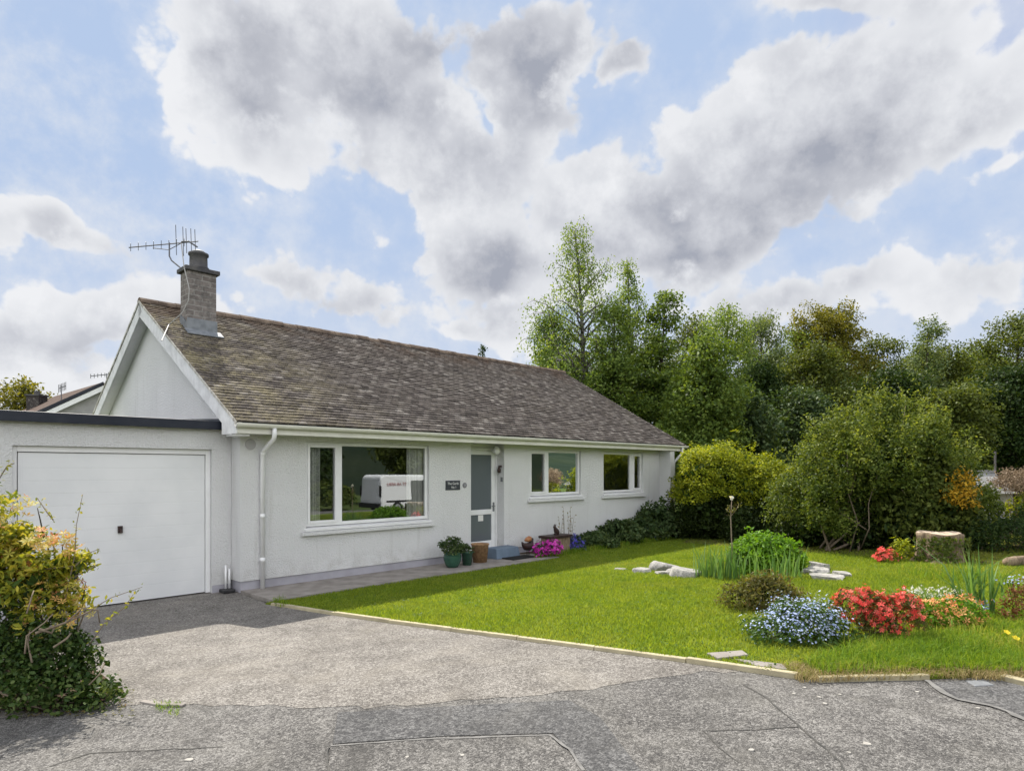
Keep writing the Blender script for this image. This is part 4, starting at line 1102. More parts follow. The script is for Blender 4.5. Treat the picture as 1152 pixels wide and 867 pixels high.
# long untidy grass along the road edge and round the flowers
def px_points(poly, n):
    xs = [p[0] for p in poly]; ys = [p[1] for p in poly]; out = []
    while len(out) < n:
        x, y = random.uniform(min(xs), max(xs)), random.uniform(min(ys), max(ys))
        if inside(poly, x, y):
            g = gpt(x, y)
            if random.random() < (5.0/g.y)**2*1.2 + .05: out.append(g)
    return np.array([tuple(g) for g in out])
P = px_points([(905, 752), (960, 728), (1040, 716), (1180, 700), (1200, 762), (1040, 758), (925, 763)], 9000)
V, Fq, Ft = blades_geo(P, .125, .0065, .8, .8)
kind(np_mesh('long_grass', V, np.concatenate([tri(Fq), Ft]), M['longgrass']), 'stuff')
P = px_points([(880, 752), (930, 748), (1060, 752), (1190, 755), (1195, 768), (1040, 763), (900, 768)], 3500)
V, Fq, Ft = blades_geo(P, .075, .005, 1.2, .8)
kind(np_mesh('dry_grass', V, np.concatenate([tri(Fq), Ft]), M['l_straw']), 'stuff')
P = px_points([(1010, 636), (1090, 640), (1150, 655), (1150, 664), (1010, 650)], 900)
V, Fq, Ft = blades_geo(P, .16, .008, .6, .8)
kind(np_mesh('long_grass', V, np.concatenate([tri(Fq), Ft]), M['longgrass']), 'stuff')
P = px_points([(170, 790), (205, 790), (200, 806), (176, 800)], 110)
V, Fq, Ft = blades_geo(P, .035, .005, 1.3, .8)
kind(np_mesh('dry_grass', V, np.concatenate([tri(Fq), Ft]), M['longgrass']), 'stuff')
P = px_points([(305, 676), (322, 674), (325, 682), (312, 684)], 120)
V, Fq, Ft = blades_geo(P, .09, .007, .9, .8)
kind(np_mesh('long_grass', V, np.concatenate([tri(Fq), Ft]), M['longgrass']), 'stuff')

# ------------------------------------------------------------------ hedges and big shrubs
g0 = gpt(800, 611); gx = Vector((1, 0, 0))
def ppm(Y): return F_PX/Y
# golden hedge beside the house end
def hedge():
    a = gpt(782, 609); Y = a.y+.7; base = Vector((at(822, 600, Y).x, Y, a.z))
    s = Y/F_PX
    bl = [(-38*s, 0, 1.15, 26*s, .9, 1.45), (-6*s, -.1, 1.2, 30*s, .9, 1.40), (28*s, -.2, 1.1, 30*s, .9, 1.30), (52*s, -.2, 1.0, 28*s, .8, 1.15), (74*s, -.1, .95, 20*s, .7, 1.0), (-20*s, .6, 1.35, 30*s, .8, 1.25), (18*s, .5, 1.2, 40*s, .8, 1.2)]
    t = shrub('golden_hedge', 'clipped golden leaved hedge with dark lower leaves beside the house end', 'hedge', base, [], 0, 0, 0, 0, 0, None) if False else thing('golden_hedge', 'clipped golden leaved hedge with dark lower leaves beside the house end', 'hedge', base)
    C, D = shell_points(bl, 5200, .30, .20, 2.6)
    ok = C[:, 2] > .1; C, D = C[ok], D[ok]
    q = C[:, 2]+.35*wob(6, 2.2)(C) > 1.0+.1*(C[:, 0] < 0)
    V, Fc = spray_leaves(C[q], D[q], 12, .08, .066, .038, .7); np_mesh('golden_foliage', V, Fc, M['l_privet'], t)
    V, Fc = spray_leaves(C[~q], D[~q], 9, .09, .066, .036, .6); np_mesh('shaded_foliage', V, Fc, M['l_hedge'], t)  # lower leaves coloured darker to paint the hedge's shaded front
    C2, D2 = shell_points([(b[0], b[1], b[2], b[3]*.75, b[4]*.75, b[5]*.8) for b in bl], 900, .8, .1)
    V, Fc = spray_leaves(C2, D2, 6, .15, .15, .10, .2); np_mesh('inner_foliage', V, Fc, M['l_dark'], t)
    mb = MB()
    for i in range(14):
        x = rng.uniform(-60, 70)*s; y = rng.uniform(-.3, .5); mb.tube([(x, y, 0), (x+rng.normal()*.08, y, .5), (x+rng.normal()*.2, y-.1, 1.3)], [.03, .022, .01], 5)
    mb.build('stems', M['bark'], t, True)
hedge()

def bigshrub():
    a = gpt(958, 624); Y = a.y+1.0; s = Y/F_PX; base = Vector((at(984, 600, Y).x, Y, a.z))
    core = [(-56*s, 0, 1.35, 26*s, .7, .80), (-34*s, -.1, 1.65, 34*s, .8, .85), (6*s, -.1, 1.85, 42*s, .9, 1.0), (36*s, .1, 1.95, 32*s, .85, 1.0), (62*s, .1, 1.45, 32*s, .8, .85), (84*s, .1, 1.1, 26*s, .8, .75), (-58*s, .2, .7, 28*s, .7, .7),
          (0, .1, 1.0, 58*s, .75, .8), (60*s, 0, .8, 50*s, .7, .7)]
    # many smaller boughs breaking the outline
    C0, D0 = shell_points(core, 110, .08, .05, zmin=-.3)
    bl = core + [(p[0]+d[0]*.2, p[1]+d[1]*.18, p[2]+max(0, d[2])*.22, r, r, r*(1.0+.6*max(0, d[2]))) for p, d, r in zip(C0, D0, rng.uniform(.12, .40, 110))]
    t = thing('tall_garden_shrub', 'tall spreading green shrub with bare pale lower stems behind the lawn', 'shrub', base)
    C, D = shell_points(bl, 3100, .55, .35, 2.5, zmin=-.8); ok = C[:, 2] > .05; C, D = C[ok], D[ok]
    V, Fc = spray_leaves(C, D, 19, .10, .070, .034, .6); V[:, 2] = np.maximum(V[:, 2], .01); np_mesh('foliage', V, Fc, M['l_shrub'], t)
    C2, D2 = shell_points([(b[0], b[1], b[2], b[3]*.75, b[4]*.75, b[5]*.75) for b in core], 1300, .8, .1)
    V, Fc = spray_leaves(C2, D2, 5, .18, .12, .07, .2); V[:, 2] = np.maximum(V[:, 2], .01); np_mesh('inner_foliage', V, Fc, M['l_dark'], t)  # inner leaves coloured dark so the gaps read as deep shade
    top = C[(C[:, 2] > 1.6) & (D[:, 2] > .2)]; top = top[rng.choice(len(top), min(560, len(top)), False)]; Ps = []
    for p in top:
        h = rng.uniform(.12, .45); d = np.array([rng.normal()*.25, rng.normal()*.25, 1])
        for k in range(8): Ps.append(p+d*h*k/7+rng.normal(size=3)*.03)
    V, Fc = leaf_geo(np.array(Ps), .075, .034, .6); M['l_new'] = m_leaf('new_shoot_leaves', [(.10, .14, .025), (.18, .22, .04), (.26, .29, .07)], .3); np_mesh('new_shoots', V, Fc, M['l_new'], t)
    mb = MB()
    for px, top_ in ((934, 520), (951, 540), (990, 560), (1003, 550)):
        x0 = (px-975)*s; pts = [Vector((x0+rng.normal()*.12, -.6+rng.random()*.25, 0))]; hz_ = (628-top_)*s
        for q in (.3, .6, 1.0): pts.append(Vector((x0+rng.normal()*.12, -.62-.2*q, hz_*q)))
        mb.tube(pts, [.016, .013, .010, .005], 6)
    for i in range(22):
        x0 = rng.uniform(-70, 70)*s; tg = C[rng.integers(len(C))]; mb.tube([(x0, rng.normal()*.2, 0), (x0*.6+tg[0]*.4, tg[1]*.4, tg[2]*.5), tuple(tg)], [.03, .02, .006], 5)
    mb.build('stems', M['twig'], t, True)
bigshrub()
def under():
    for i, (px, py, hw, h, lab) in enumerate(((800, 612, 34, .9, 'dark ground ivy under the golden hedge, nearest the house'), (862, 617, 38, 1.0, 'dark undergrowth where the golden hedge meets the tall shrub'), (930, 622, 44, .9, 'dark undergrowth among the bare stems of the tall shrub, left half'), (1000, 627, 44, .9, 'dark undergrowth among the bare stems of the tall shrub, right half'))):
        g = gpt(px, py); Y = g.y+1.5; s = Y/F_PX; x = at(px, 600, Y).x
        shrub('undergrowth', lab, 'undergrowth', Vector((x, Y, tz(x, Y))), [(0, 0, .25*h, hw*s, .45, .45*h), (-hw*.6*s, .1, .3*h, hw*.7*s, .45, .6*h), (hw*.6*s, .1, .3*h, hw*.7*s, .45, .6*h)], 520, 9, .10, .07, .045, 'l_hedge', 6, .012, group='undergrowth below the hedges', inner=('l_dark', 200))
under()
kind(sheet('flower_bed', [tuple(p) for p in gl_((768, 611), (850, 616), (930, 623), (1010, 629), (1030, 632), (1200, 640), (1300, 600), (1100, 583), (800, 590))], .020, 'soil', .5), 'structure')
g = gpt(1050, 628); Y = g.y+1.1; s = Y/F_PX
shrub('golden_shrub', 'small patch of bright golden yellow leaves at the right of the tall shrub', 'shrub', Vector((at(1068, 600, Y).x, Y, g.z)),
      [(0, -.35, 1.30, 10*s, .25, .30), (-7*s, -.35, 1.12, 9*s, .2, .22), (4*s, -.35, 1.0, 7*s, .2, .18)], 120, 9, .10, .065, .03, 'l_orange', 0, .012)
shrub('lower_green_shrub', 'loose mid green shrub with yellowish tips between tall shrub and stump', 'shrub', Vector((at(1052, 600, Y+.3).x, Y+.3, g.z)),
      [(-4*s, 0, 1.0, 30*s, .7, .8), (-30*s, 0, .7, 34*s, .6, .7), (6*s, .1, .5, 24*s, .6, .5), (-8*s, .2, 1.5, 24*s, .6, .7), (20*s, -.1, .75, 17*s, .5, .7)], 1500, 9, .10, .10, .05, 'l_olive', 8, .02, inner=('l_dark', 350))
Y2 = Y-.2; s = Y2/F_PX
shrub('conifer_shrub', 'low dark evergreen with level sprays to the right of the tree stump', 'shrub', Vector((at(1128, 600, Y2).x, Y2, tz(at(1128, 600, Y2).x, Y2))),
      [(0, 0, .28, 46*s, .8, .36), (40*s, .2, .34, 40*s, .7, .42), (-22*s, .1, .3, 26*s, .5, .32), (70*s, .2, .5, 40*s, .6, .6)], 1500, 9, .11, .08, .022, 'l_fern' if False else 'l_dark', 8, .02)
shrub('tan_shrub', 'pale tan twiggy shrub in front of the grey outbuilding', 'shrub', Vector((at(1142, 600, 16.4).x, 16.4, .1)),
      [(0, 0, 1.50, .50, .4, .36), (.6, .2, 1.4, .5, .4, .45), (-.35, 0, 1.42, .26, .3, .2)], 420, 9, .09, .075, .025, 'l_tan' if 'l_tan' in M else 'l_straw', 10, .015)
shrub('yellow_shrub', 'bright yellow green shrub at the right edge of the photo by the outbuilding', 'shrub', Vector((at(1148, 600, 16.5).x, 16.5, .1)),
      [(0, 0, .78, .32, .4, .4), (.5, 0, .9, .4, .4, .45)], 180, 9, .08, .085, .045, 'l_privet', 4, .015)

# tree stump
def stump():
    a = gpt(1058, 635); Y = a.y+.38; t = thing('tree_stump', 'broad sawn tree stump with pale flat top standing on the lawn edge', 'stump', Vector((at(1058, 600, Y).x, Y, tz(at(1058, 600, Y).x, Y))))
    n = 40; rr = [.355*(1+.07*math.sin(3*k*6.283/n+1)+.05*math.sin(7*k*6.283/n)+.02*rng.normal()) for k in range(n)]
    mb = MB(); V_ = []; Fs = []
    prof = [(1.32, -.05), (1.18, .03), (1.06, .10), (1.0, .22), (.98, .36), (1.0, .46), (1.01, .50), (.97, .515)]
    for f, z in prof:
        for k in range(n):
            fl = 1+(f-1)*(1+.8*math.sin(5*k*6.283/n)); an = k*6.283/n; V_.append((rr[k]*fl*math.cos(an), rr[k]*fl*math.sin(an), z+.012*math.sin(4*an)))
    m = len(prof)
    mb.add(V_, [(i*n+k, i*n+(k+1) % n, (i+1)*n+(k+1) % n, (i+1)*n+k) for i in range(m-1) for k in range(n)])
    mb.build('bark', M['stump'], t, True)
    mb = MB(); V_ = [(0, 0, .532)]+[(rr[k]*.975*math.cos(k*6.283/n), rr[k]*.975*math.sin(k*6.283/n), .518+.012*math.sin(4*k*6.283/n)) for k in range(n)]
    mb.add(V_, [(0, k+1, (k+1) % n+1) for k in range(n)]); mb.build('sawn_top', M['stumptop'], t, True)
    return t.location
sl_ = stump()
ivy = thing('ivy', 'green and yellowish ivy creeping up the front and sides of the tree stump', 'ivy', sl_)
an = np.concatenate([rng.normal(-2.0, .3, 300), rng.normal(-2.9, .25, 160), rng.normal(-.4, .35, 260)]); zz = rng.uniform(0, .48, len(an))*np.concatenate([np.ones(300), np.ones(160)*.9, np.ones(260)*.95])
P = np.stack([.43*np.cos(an), .43*np.sin(an), zz], 1); V, Fc = leaf_geo(P, .055, .05, .2, P*np.array([2.5, 2.5, 0])); np_mesh('leaves', V, Fc, M['l_olive'], ivy)
g = gpt(1030, 634)
shrub('yellow_weed', 'low yellowish plant leaning on the left side of the tree stump', 'plant', Vector((g.x-.03, g.y+.35, g.z)), [(0, 0, .16, .16, .15, .24)], 60, 8, .05, .06, .03, 'l_privet', 4, .006)

# ------------------------------------------------------------------ trees behind
def tpx(px, Y): return (px-576)/F_PX*Y
def hpx(py, Y, x): return HCAM+(YH-py)/F_PX*Y-tz(x, Y)
G1 = 'trees behind the bungalow garden'
def T(name, lab, px, ytop, hw, Y, prof, leaf, n, L, W, seed, **kw):
    x = tpx(px, Y); H = hpx(ytop, Y, x); return tree(name, lab, x, Y, H, hw/F_PX*Y, prof, leaf, n, L, W, seed, group=G1, **kw)
T('birch_tree', 'tall airy birch with drooping sprays rising highest above the right roof end', 652, 260, 122, 26, 'birch', 'l_birch', 15500, .10, .062, 11, bark='birchbark', limbs=62, droop=.3, spread=.24, cb=.3, elev=.75, sub=7)
T('birch_tree', 'thinner drooping birch leaning right of the highest birch', 706, 290, 70, 26.5, 'birch', 'l_birch', 12000, .10, .065, 12, bark='birchbark', limbs=34, droop=.4, spread=.2, cb=.35, elev=.8, lean=(.35, 0))
T('birch_tree', 'short bushy birch low against the ridge at the left foot of the highest birch', 618, 352, 36, 25.5, 'round', 'l_birch', 12000, .11, .07, 13, bark='birchbark', limbs=30, droop=.3, spread=.24, cb=.3)
T('leafy_tree', 'bright green leafy tree in front of the birches with forked dark trunk', 684, 348, 46, 24, 'broad', 'l_mid', 12000, .12, .08, 14, limbs=34, spread=.26, cb=.35, stems=2)
T('leafy_tree', 'open mid green tree with rounded leaves and sky showing through its top', 744, 332, 50, 24.5, 'broad', 'l_mid', 13000, .13, .09, 15, limbs=34, spread=.24, cb=.3, stems=2)
T('leafy_tree', 'broad bright green tree behind the hedge and the right end of the roof', 790, 388, 62, 21, 'broad', 'l_mid', 26000, .125, .075, 16, limbs=44, spread=.32, cb=.15, stems=2)
T('weeping_tree', 'dark green tree with rounded drooping top behind the broad bright tree', 812, 342, 42, 30, 'round', 'l_birch', 16000, .13, .075, 17, limbs=36, droop=.35, spread=.3, cb=.2)
T('willow_tree', 'slender grey green willow left of the golden crowned tree', 862, 358, 44, 34, 'round', 'l_willow', 19000, .14, .07, 18, limbs=38, droop=.25, spread=.3, cb=.2)
T('golden_tree', 'large rounded tree with olive golden crown in the middle of the wood', 938, 356, 54, 35, 'broad', 'l_gold', 30000, .15, .085, 19, limbs=54, spread=.30, cb=.3)
T('leafy_tree', 'olive green tree standing in front of the golden crowned tree', 925, 400, 52, 31, 'broad', 'l_olive', 22000, .14, .08, 20, limbs=44, spread=.36, cb=.12)
T('thin_tree', 'thin sparse tree with wispy top right of the golden crowned tree', 1034, 366, 30, 30, 'column', 'l_willow', 8000, .12, .07, 21, limbs=30, droop=.2, spread=.24, cb=.4, lean=(.2, 0))
T('leafy_tree', 'rounded olive tree with lighter top between the thin tree and right edge', 1070, 402, 46, 34, 'round', 'l_olive', 20000, .14, .08, 22, limbs=42, spread=.36, cb=.15)
T('leafy_tree', 'tall dark green tree with ragged top at the right edge of the photo', 1142, 362, 50, 30, 'round', 'l_olive', 23000, .13, .075, 23, limbs=46, spread=.32, cb=.12)
T('leafy_tree', 'tall tree beyond the right frame edge partly cut off', 1225, 355, 60, 31, 'round', 'l_olive', 14000, .15, .09, 24, limbs=40, spread=.36, cb=.12)
T('leafy_tree', 'pale green tree filling the dip left of the weeping tree', 774, 362, 44, 32, 'broad', 'l_olive', 15000, .14, .08, 51, limbs=40, spread=.32, cb=.12)
T('leafy_tree', 'mid green tree low between the willow and the golden crowned tree', 894, 378, 44, 36, 'broad', 'l_birch', 16000, .15, .085, 52, limbs=40, spread=.34, cb=.12)
T('leafy_tree', 'olive tree just right of the golden crowned tree', 988, 384, 44, 36, 'broad', 'l_olive', 16000, .15, .085, 53, limbs=40, spread=.34, cb=.12)
T('leafy_tree', 'pale olive tree filling the dip before the tall right edge tree', 1104, 398, 42, 36, 'broad', 'l_birch', 15000, .15, .085, 54, limbs=40, spread=.34, cb=.12)
T('dark_tree', 'dark ivy clad tree under the willow', 862, 420, 34, 28, 'column', 'l_dark', 15399, .135, .085, 25, limbs=36, spread=.34, cb=.08)
T('dark_tree', 'dark bushy tree low behind the tall garden shrub, left one', 905, 445, 40, 26, 'broad', 'l_fern', 14000, .135, .085, 26, limbs=36, spread=.36, cb=.05)
T('dark_tree', 'dark bushy tree low between the golden crowned tree and the thin tree', 1000, 428, 44, 27, 'round', 'l_dark', 15399, .135, .085, 27, limbs=36, spread=.36, cb=.05)
T('dark_tree', 'dark dense tree right of the tall garden shrub', 1072, 448, 40, 25, 'round', 'l_olive', 15399, .135, .085, 28, limbs=36, spread=.34, cb=.05)
T('dark_tree', 'dark dense tree above the grey outbuilding at the right edge', 1132, 425, 46, 25.5, 'round', 'l_dark', 16800, .135, .085, 29, limbs=36, spread=.34, cb=.05)
T('dark_tree', 'dark tree cut off by the right frame edge', 1200, 415, 46, 25, 'round', 'l_dark', 11200, .135, .085, 30, limbs=30, spread=.36, cb=.05)
T('dark_tree', 'dark green tree directly above the golden hedge', 835, 448, 42, 22.5, 'broad', 'l_fern', 11000, .16, .10, 31, limbs=36, spread=.34, cb=.05)
k_ = 0
for px in range(630, 1330, 58):
    Y = 44+7*((k_*37) % 5)/4; yt = 408+ (k_*53 % 41) - (8 if px > 1000 else 0); x = tpx(px, Y)
    tree('wood_tree', 'deep green tree of the dense wood far behind the garden trees', x, Y, hpx(yt, Y, x), 3.6+.8*((k_*29) % 7)/7, 'broad', ('l_olive', 'l_dark', 'l_willow')[k_ % 3], 12000, .22, .14, 100+k_, limbs=34, spread=.5, cb=.05, group='trees of the far wood'); k_ += 1
# left of the bungalow
T('leafy_tree', 'yellow green tree top behind the dark chimney beyond the garage roof', 22, 432, 30, 34, 'broad', 'l_gold', 6000, .2, .12, 41, limbs=30, spread=.34, cb=.2)
T('conifer_tree', 'small dark conifer tip poking above the middle of the ridge', 538, 388, 12, 42, 'cone', 'l_dark', 4200, .18, .08, 42, limbs=44, spread=.16, cb=.1, elev=.1)
x_ = tpx(84, 19)
shrub('tall_yellow_bush', 'tall yellow green bush showing above the garage roof near the gable', 'bush', Vector((x_, 19, tz(x_, 19))), [(0, 0, 2.75, .62, .5, .78), (-.4, 0, 2.3, .5, .5, .75), (.35, 0, 2.4, .5, .5, .7), (0, 0, 1.3, .7, .6, 1.1)], 900, 9, .10, .085, .045, 'l_pieris', 8, .025)

# neighbouring house behind the garage
def neighbour():
    A = at(40, 467, 26); Bp = at(118, 432.5, 26)
    d = Vector((Bp.x-A.x, 0, 0)); k = (Bp.z-A.z)/(Bp.x-A.x)
    rot = math.radians(48); k = .61; o = Vector((A.x-2.0*math.cos(rot), 26-2.0*math.sin(rot), 0)); t = thing('neighbour_house', 'neighbouring grey house with brown roof seen past the gable over the garage roof', 'house', o, rot)
    z0 = A.z-2.0*k; hw = 4.4; zr = z0+hw*k; Ln = 8.0
    mb = MB(); mb.prism([(.35, .3, -.2), (2*hw-.35, .3, -.2), (2*hw-.35, .3, z0+.05), (hw, .3, zr-.22), (.35, .3, z0+.05)], (0, Ln-.6, 0)); mb.build('wall', M['greywall'], t)
    mb = MB()
    for s in (0, 1):
        p = [(0, 0, z0), (hw, 0, zr), (hw, 0, zr+.13), (0, 0, z0+.13)]
        if s: p = [(2*hw-x, y, z) for x, y, z in p]
        mb.prism(p, (0, Ln, 0))
    rf = mb.build('roof', M['brown'], t)
    mb = MB()
    for s in (0, 1):
        p = [(.05, -.03, z0-.24), (hw, -.03, zr-.24), (hw, -.03, zr-.02), (.05, -.03, z0-.02)]
        if s: p = [(2*hw-x, y, z) for x, y, z in p]
        mb.prism(p, (0, .027, 0))
    mb.build('bargeboard', M['upvc'], t)
    mb = MB(); mb.prism([(0, -.06, z0), (hw, -.06, zr), (hw, -.06, zr+.15), (0, -.06, z0+.15)], (0, .055, 0)); mb.build('verge', M['felt'], t)
    return t, z0, zr
nt_, nz0, nzr = neighbour()
c0 = at(22.5, 470, 30); c1 = at(36.5, 444, 30)
t = thing('neighbour_house', 'far house of which only a dark brick chimney shows over the garage roof', 'house', Vector((c0.x-1, 30, 0)))
mb = MB(); mb.prism([(-3, 0, -.2), (4, 0, -.2), (4, 0, 3.0), (.5, 0, 4.0), (-3, 0, 3.0)], (0, 7, 0)); mb.build('wall', M['greywall'], t)
mb = MB()
mb.prism([(-3.3, -.2, 2.95), (.5, -.2, 4.04), (.5, -.2, 4.16), (-3.3, -.2, 3.07)], (0, 7.4, 0)); mb.prism([(4.3, -.2, 2.95), (.505, -.2, 4.04), (.505, -.2, 4.16), (4.3, -.2, 3.07)], (0, 7.4, 0)); rf = mb.build('roof', M['brown'], t)
mb = MB(); mb.box((.99, .4, 3.0), (1.57, 1.0, c1.z)); chn = mb.build('chimney', M['darkbrick'], t)
mb = MB(); mb.box((.94, .35, c1.z+.002), (1.62, 1.05, c1.z+.08)); mb.lathe([(0, 0), (.13, 0), (.12, .18), (0, .18)], 14, (1.28, .7, c1.z+.082)); mb.build('chimney_pot', M['pot'], chn)
for k, (x0, y0, x1, y1, lab) in enumerate(((102, 423, 122, 421, 'distant television aerial just left of the gable bargeboard'), (66, 437, 74, 434, 'small distant aerial cluster on the neighbouring roof'))):
    Y = 27.5; t = thing('tv_aerial', lab, 'aerial', at((x0+x1)/2, 452 if k == 0 else 455, Y)); o0 = t.location
    mb = MB(); xm = x1-2 if k == 0 else x0+3
    mb.tube([at(xm, 462, Y)-o0, at(xm, (y0+y1)/2-2, Y)-o0], .02, 6); mb.build('mast', M['steel'], t)
    mb = MB(); mb.tube([at(x0, y0, Y)-o0, at(x1, y1, Y)-o0], .018, 5)
    for i in range(6):
        q = i/5; x = x0+(x1-x0)*q; y = y0+(y1-y0)*q; h = 2.5 if k == 0 else 4.5
        mb.tube([at(x, y-h, Y-.03)-o0, at(x, y+h, Y+.03)-o0], .012, 4)
    mb.build('boom', M['steel'], t)

# outbuilding seen through the shrubs at the right
Y = 17.2; t = thing('outbuilding', 'low white outbuilding with grey sheet roof half hidden by shrubs at the right', 'outbuilding', Vector((at(1100, 528, Y).x, Y, 0)))
mb = MB(); mb.box((-1.0, 0, -.1), (.95, 3, 1.28)); mb.build('wall', simple('pale_white_wall', (.78, .78, .82), (.70, .70, .75), 2, .5), t)
mb = MB(); mb.hexa([(-1.1, -.15, 1.285), (1.02, -.15, 1.285), (1.02, 3.1, 1.285), (-1.1, 3.1, 1.285), (-1.1, .75, 1.84), (1.02, .75, 1.84), (1.02, 3.1, 1.88), (-1.1, 3.1, 1.88)]); mb.build('roof', M['sheet'], t)
mb = MB(); mb.box((-1.1, .72, 1.845), (1.02, .84, 1.92)); mb.build('roof_trim', M['sheet'], t)
mb = MB(); mb.tube([at(1119.5, 530, 20)-Vector((at(1119.5, 530, 20).x, 20, 0)), Vector((0, 0, 2.5))], .03, 8); tp = mb.build('post', M['birchbark']); tp.location = (at(1119.5, 530, 20).x, 20, 0); tag(tp, 'thin pale post standing above the outbuilding roof', 'post')

# ------------------------------------------------------------------ beds by the house
def hl(u, w, dz=.03): p = uw(u, w); return Vector((p.x, p.y, float(terr(u, w))+dz))
def pot(name, lab, cat, px, py, Rm, h, mat, prof=None, w=None):
    g = gpt(px, py); t = thing(name, lab, cat, Vector((g.x, g.y+Rm, tz(g.x, g.y)+.03)))
    prof = prof or [(0, 0), (.62, 0), (.80, .18), (.98, .48), (1.0, .70), (.93, .88), (.97, .93), (.97, 1.0), (.86, 1.0), (.80, .9), (0, .88)]
    mb = MB(); mb.lathe([(r*Rm, z*h) for r, z in prof], 26); mb.build('vessel', M[mat], t, True)
    mb = MB(); mb.lathe([(0, .90*h), (Rm*.8, .895*h), (Rm*.8, .89*h)], 18); mb.build('soil', M['soil'], t)
    return t
def potplant(name, lab, t, h, Rr, mat, n=60, L=.06, Wd=.035, hh=None):
    b = t.location+Vector((0, 0, h)); return shrub(name, lab, 'plant', b, [(0, 0, Rr*.5, Rr, Rr, Rr*.9)], n, 9, Rr*.22, L, Wd, mat, 5, .006)
t = pot('plant_pot', 'round dark green glazed pot standing on the path left of the front door', 'pot', 508, 641, .175, .30, 'greenglaze'); potplant('pot_plant', 'bushy green plant growing in the round green pot', t, .26, .22, 'l_fern', 90)
t = pot('plant_pot', 'smaller straight sided green pot between the round pot and the basket', 'pot', 525, 638, .12, .27, 'greenglaze', [(0, 0), (.75, 0), (.98, .9), (1.05, .92), (1.05, 1), (.92, 1), (.88, .9), (0, .88)]); potplant('pot_plant', 'small sprouting plant in the straight sided green pot', t, .24, .11, 'l_fern', 40, .045, .025)
t = pot('wicker_basket', 'brown woven basket planter next to the blue grey doorstep', 'basket', 539.5, 635, .18, .38, 'wicker', [(0, 0), (.78, 0), (1.0, .93), (1.06, .95), (1.06, 1), (.95, 1), (.9, .9), (0, .88)])
# front step and mat
st = uw(5.60, -.20); mb = MB(); z = .03
o = thing('doorstep', 'solid blue grey painted step below the front door', 'step', Vector((st.x, st.y, z)), ROTZ)
mb.hexa([(-.36, -.20, 0), (.36, -.20, 0), (.36, .18, 0), (-.36, .18, 0), (-.33, -.15, .215), (.34, -.15, .215), (.34, .18, .225), (-.33, .18, .225)]); mb.build('tread', M['bluestep'], o, False, .012)
mb = MB(); mb.box((-.36, -.02, 0), (.36, .34, .02)); mt = mb.build('door_mat', M['rubber'], None, False, .006); p = uw(5.75, -.72); mt.location = (p.x, p.y, float(terr(5.75, -.72))+.031); mt.rotation_euler = (0, 0, ROTZ); tag(mt, 'black rubber mat lying on the path in front of the blue grey step', 'mat')
# pheasant ornament
g = hl(upx(594, -.35), -.35); t = thing('bird_ornament', 'brown and orange hen shaped ornament standing beside the path end', 'ornament', g, ROTZ)
mb = MB(); pts = [(-.20, 0, .30), (-.15, 0, .24), (-.07, 0, .19), (.02, 0, .18), (.09, 0, .22), (.12, 0, .30), (.135, 0, .35), (.17, 0, .355)]
mb.tube(pts, [.012, .045, .085, .095, .075, .042, .038, .008], 12); mb.build('body', M['iron'], t, True)
mb = MB(); mb.tube([(-.10, 0, .33), (-.02, 0, .34), (.05, 0, .36), (.10, 0, .385)], [.02, .06, .065, .02], 10); mb.build('wing', M['terracotta'] if False else M['gold'], t, True)
for s in (-.03, .03): mb = MB(); mb.tube([(.0, s, .12), (.0, s, 0)], .008, 6); mb.build('leg', M['iron'], t)
# trough with the cat statue on it, azalea in front
uu = upx(627, -.55); g = hl(uu, -.50); t = thing('stone_planter', 'dark rectangular stone planter behind the magenta azalea', 'planter', g, ROTZ)
mb = MB(); mb.box((-.36, -.14, 0), (.36, .14, .34)); mb.build('trough', M['brick'] if False else M['stump'], t, False, .015); mb = MB(); mb.box((-.40, -.18, .342), (.40, .18, .40)); mb.build('rim', M['iron'], t, False, .012)
c = thing('rabbit_statue', 'small dark seated rabbit statue on the stone planter', 'statue', g+Vector((0, 0, .402)), ROTZ)
mb = MB(); mb.tube([(.09, 0, .0), (.07, 0, .06), (.03, 0, .13), (-.02, 0, .19), (-.045, 0, .235), (-.075, 0, .25), (-.105, 0, .235)], [.055, .085, .085, .06, .045, .045, .018], 12); mb.tube([(.0, 0, .02), (-.07, 0, .02)], [.05, .03], 8); mb.tube([(.12, 0, .03), (.15, 0, .05), (.16, 0, .06)], [.02, .03, .01], 8)
bd = mb.build('body', M['iron'], c, True); c.scale = (.72, .72, .72)
for s in (-.022, .022): mb = MB(); mb.tube([(-.05, s, .26), (-.035, s*1.3, .31), (-.02, s*1.4, .345)], [.014, .018, .004], 7); mb.build('ear', M['iron'], c, True)
def flowers(t, C, D, n, R, Wd, mat, cup=.3, petals=5, jit=.03, name='flowers', up=.4):
    k = rng.choice(len(C), n); P = C[k]+D[k]*.02+rng.normal(size=(n, 3))*jit
    V, Fq = flower_geo(P, D[k]+rng.normal(size=(n, 3))*.4+np.array([0, 0, up]), R, Wd, petals, cup); np_mesh(name, V, Fq, M[mat], t)
g = hl(upx(619, -.95), -.85)
shrub('magenta_azalea', 'low azalea covered in magenta flowers in front of the stone planter', 'azalea', g, [(-.12, 0, .15, .17, .18, .16), (.12, 0, .18, .19, .18, .18)], 110, 8, .04, .05, .025, 'l_fern', 6, .008, extra=lambda t, C, D: flowers(t, C, D, 380, .032, .35, 'f_pink'))
g = hl(upx(650, -.7), -.6)
shrub('blue_flowers', 'clump of deep blue flowers between the azalea and the dark shrubs', 'flowers', g, [(0, 0, .16, .20, .20, .20)], 80, 8, .06, .06, .028, 'l_fern', 5, .006, extra=lambda t, C, D: flowers(t, C, D, 230, .036, .22, 'f_violet', up=.9))
g = hl(upx(640, -.5), -.45)
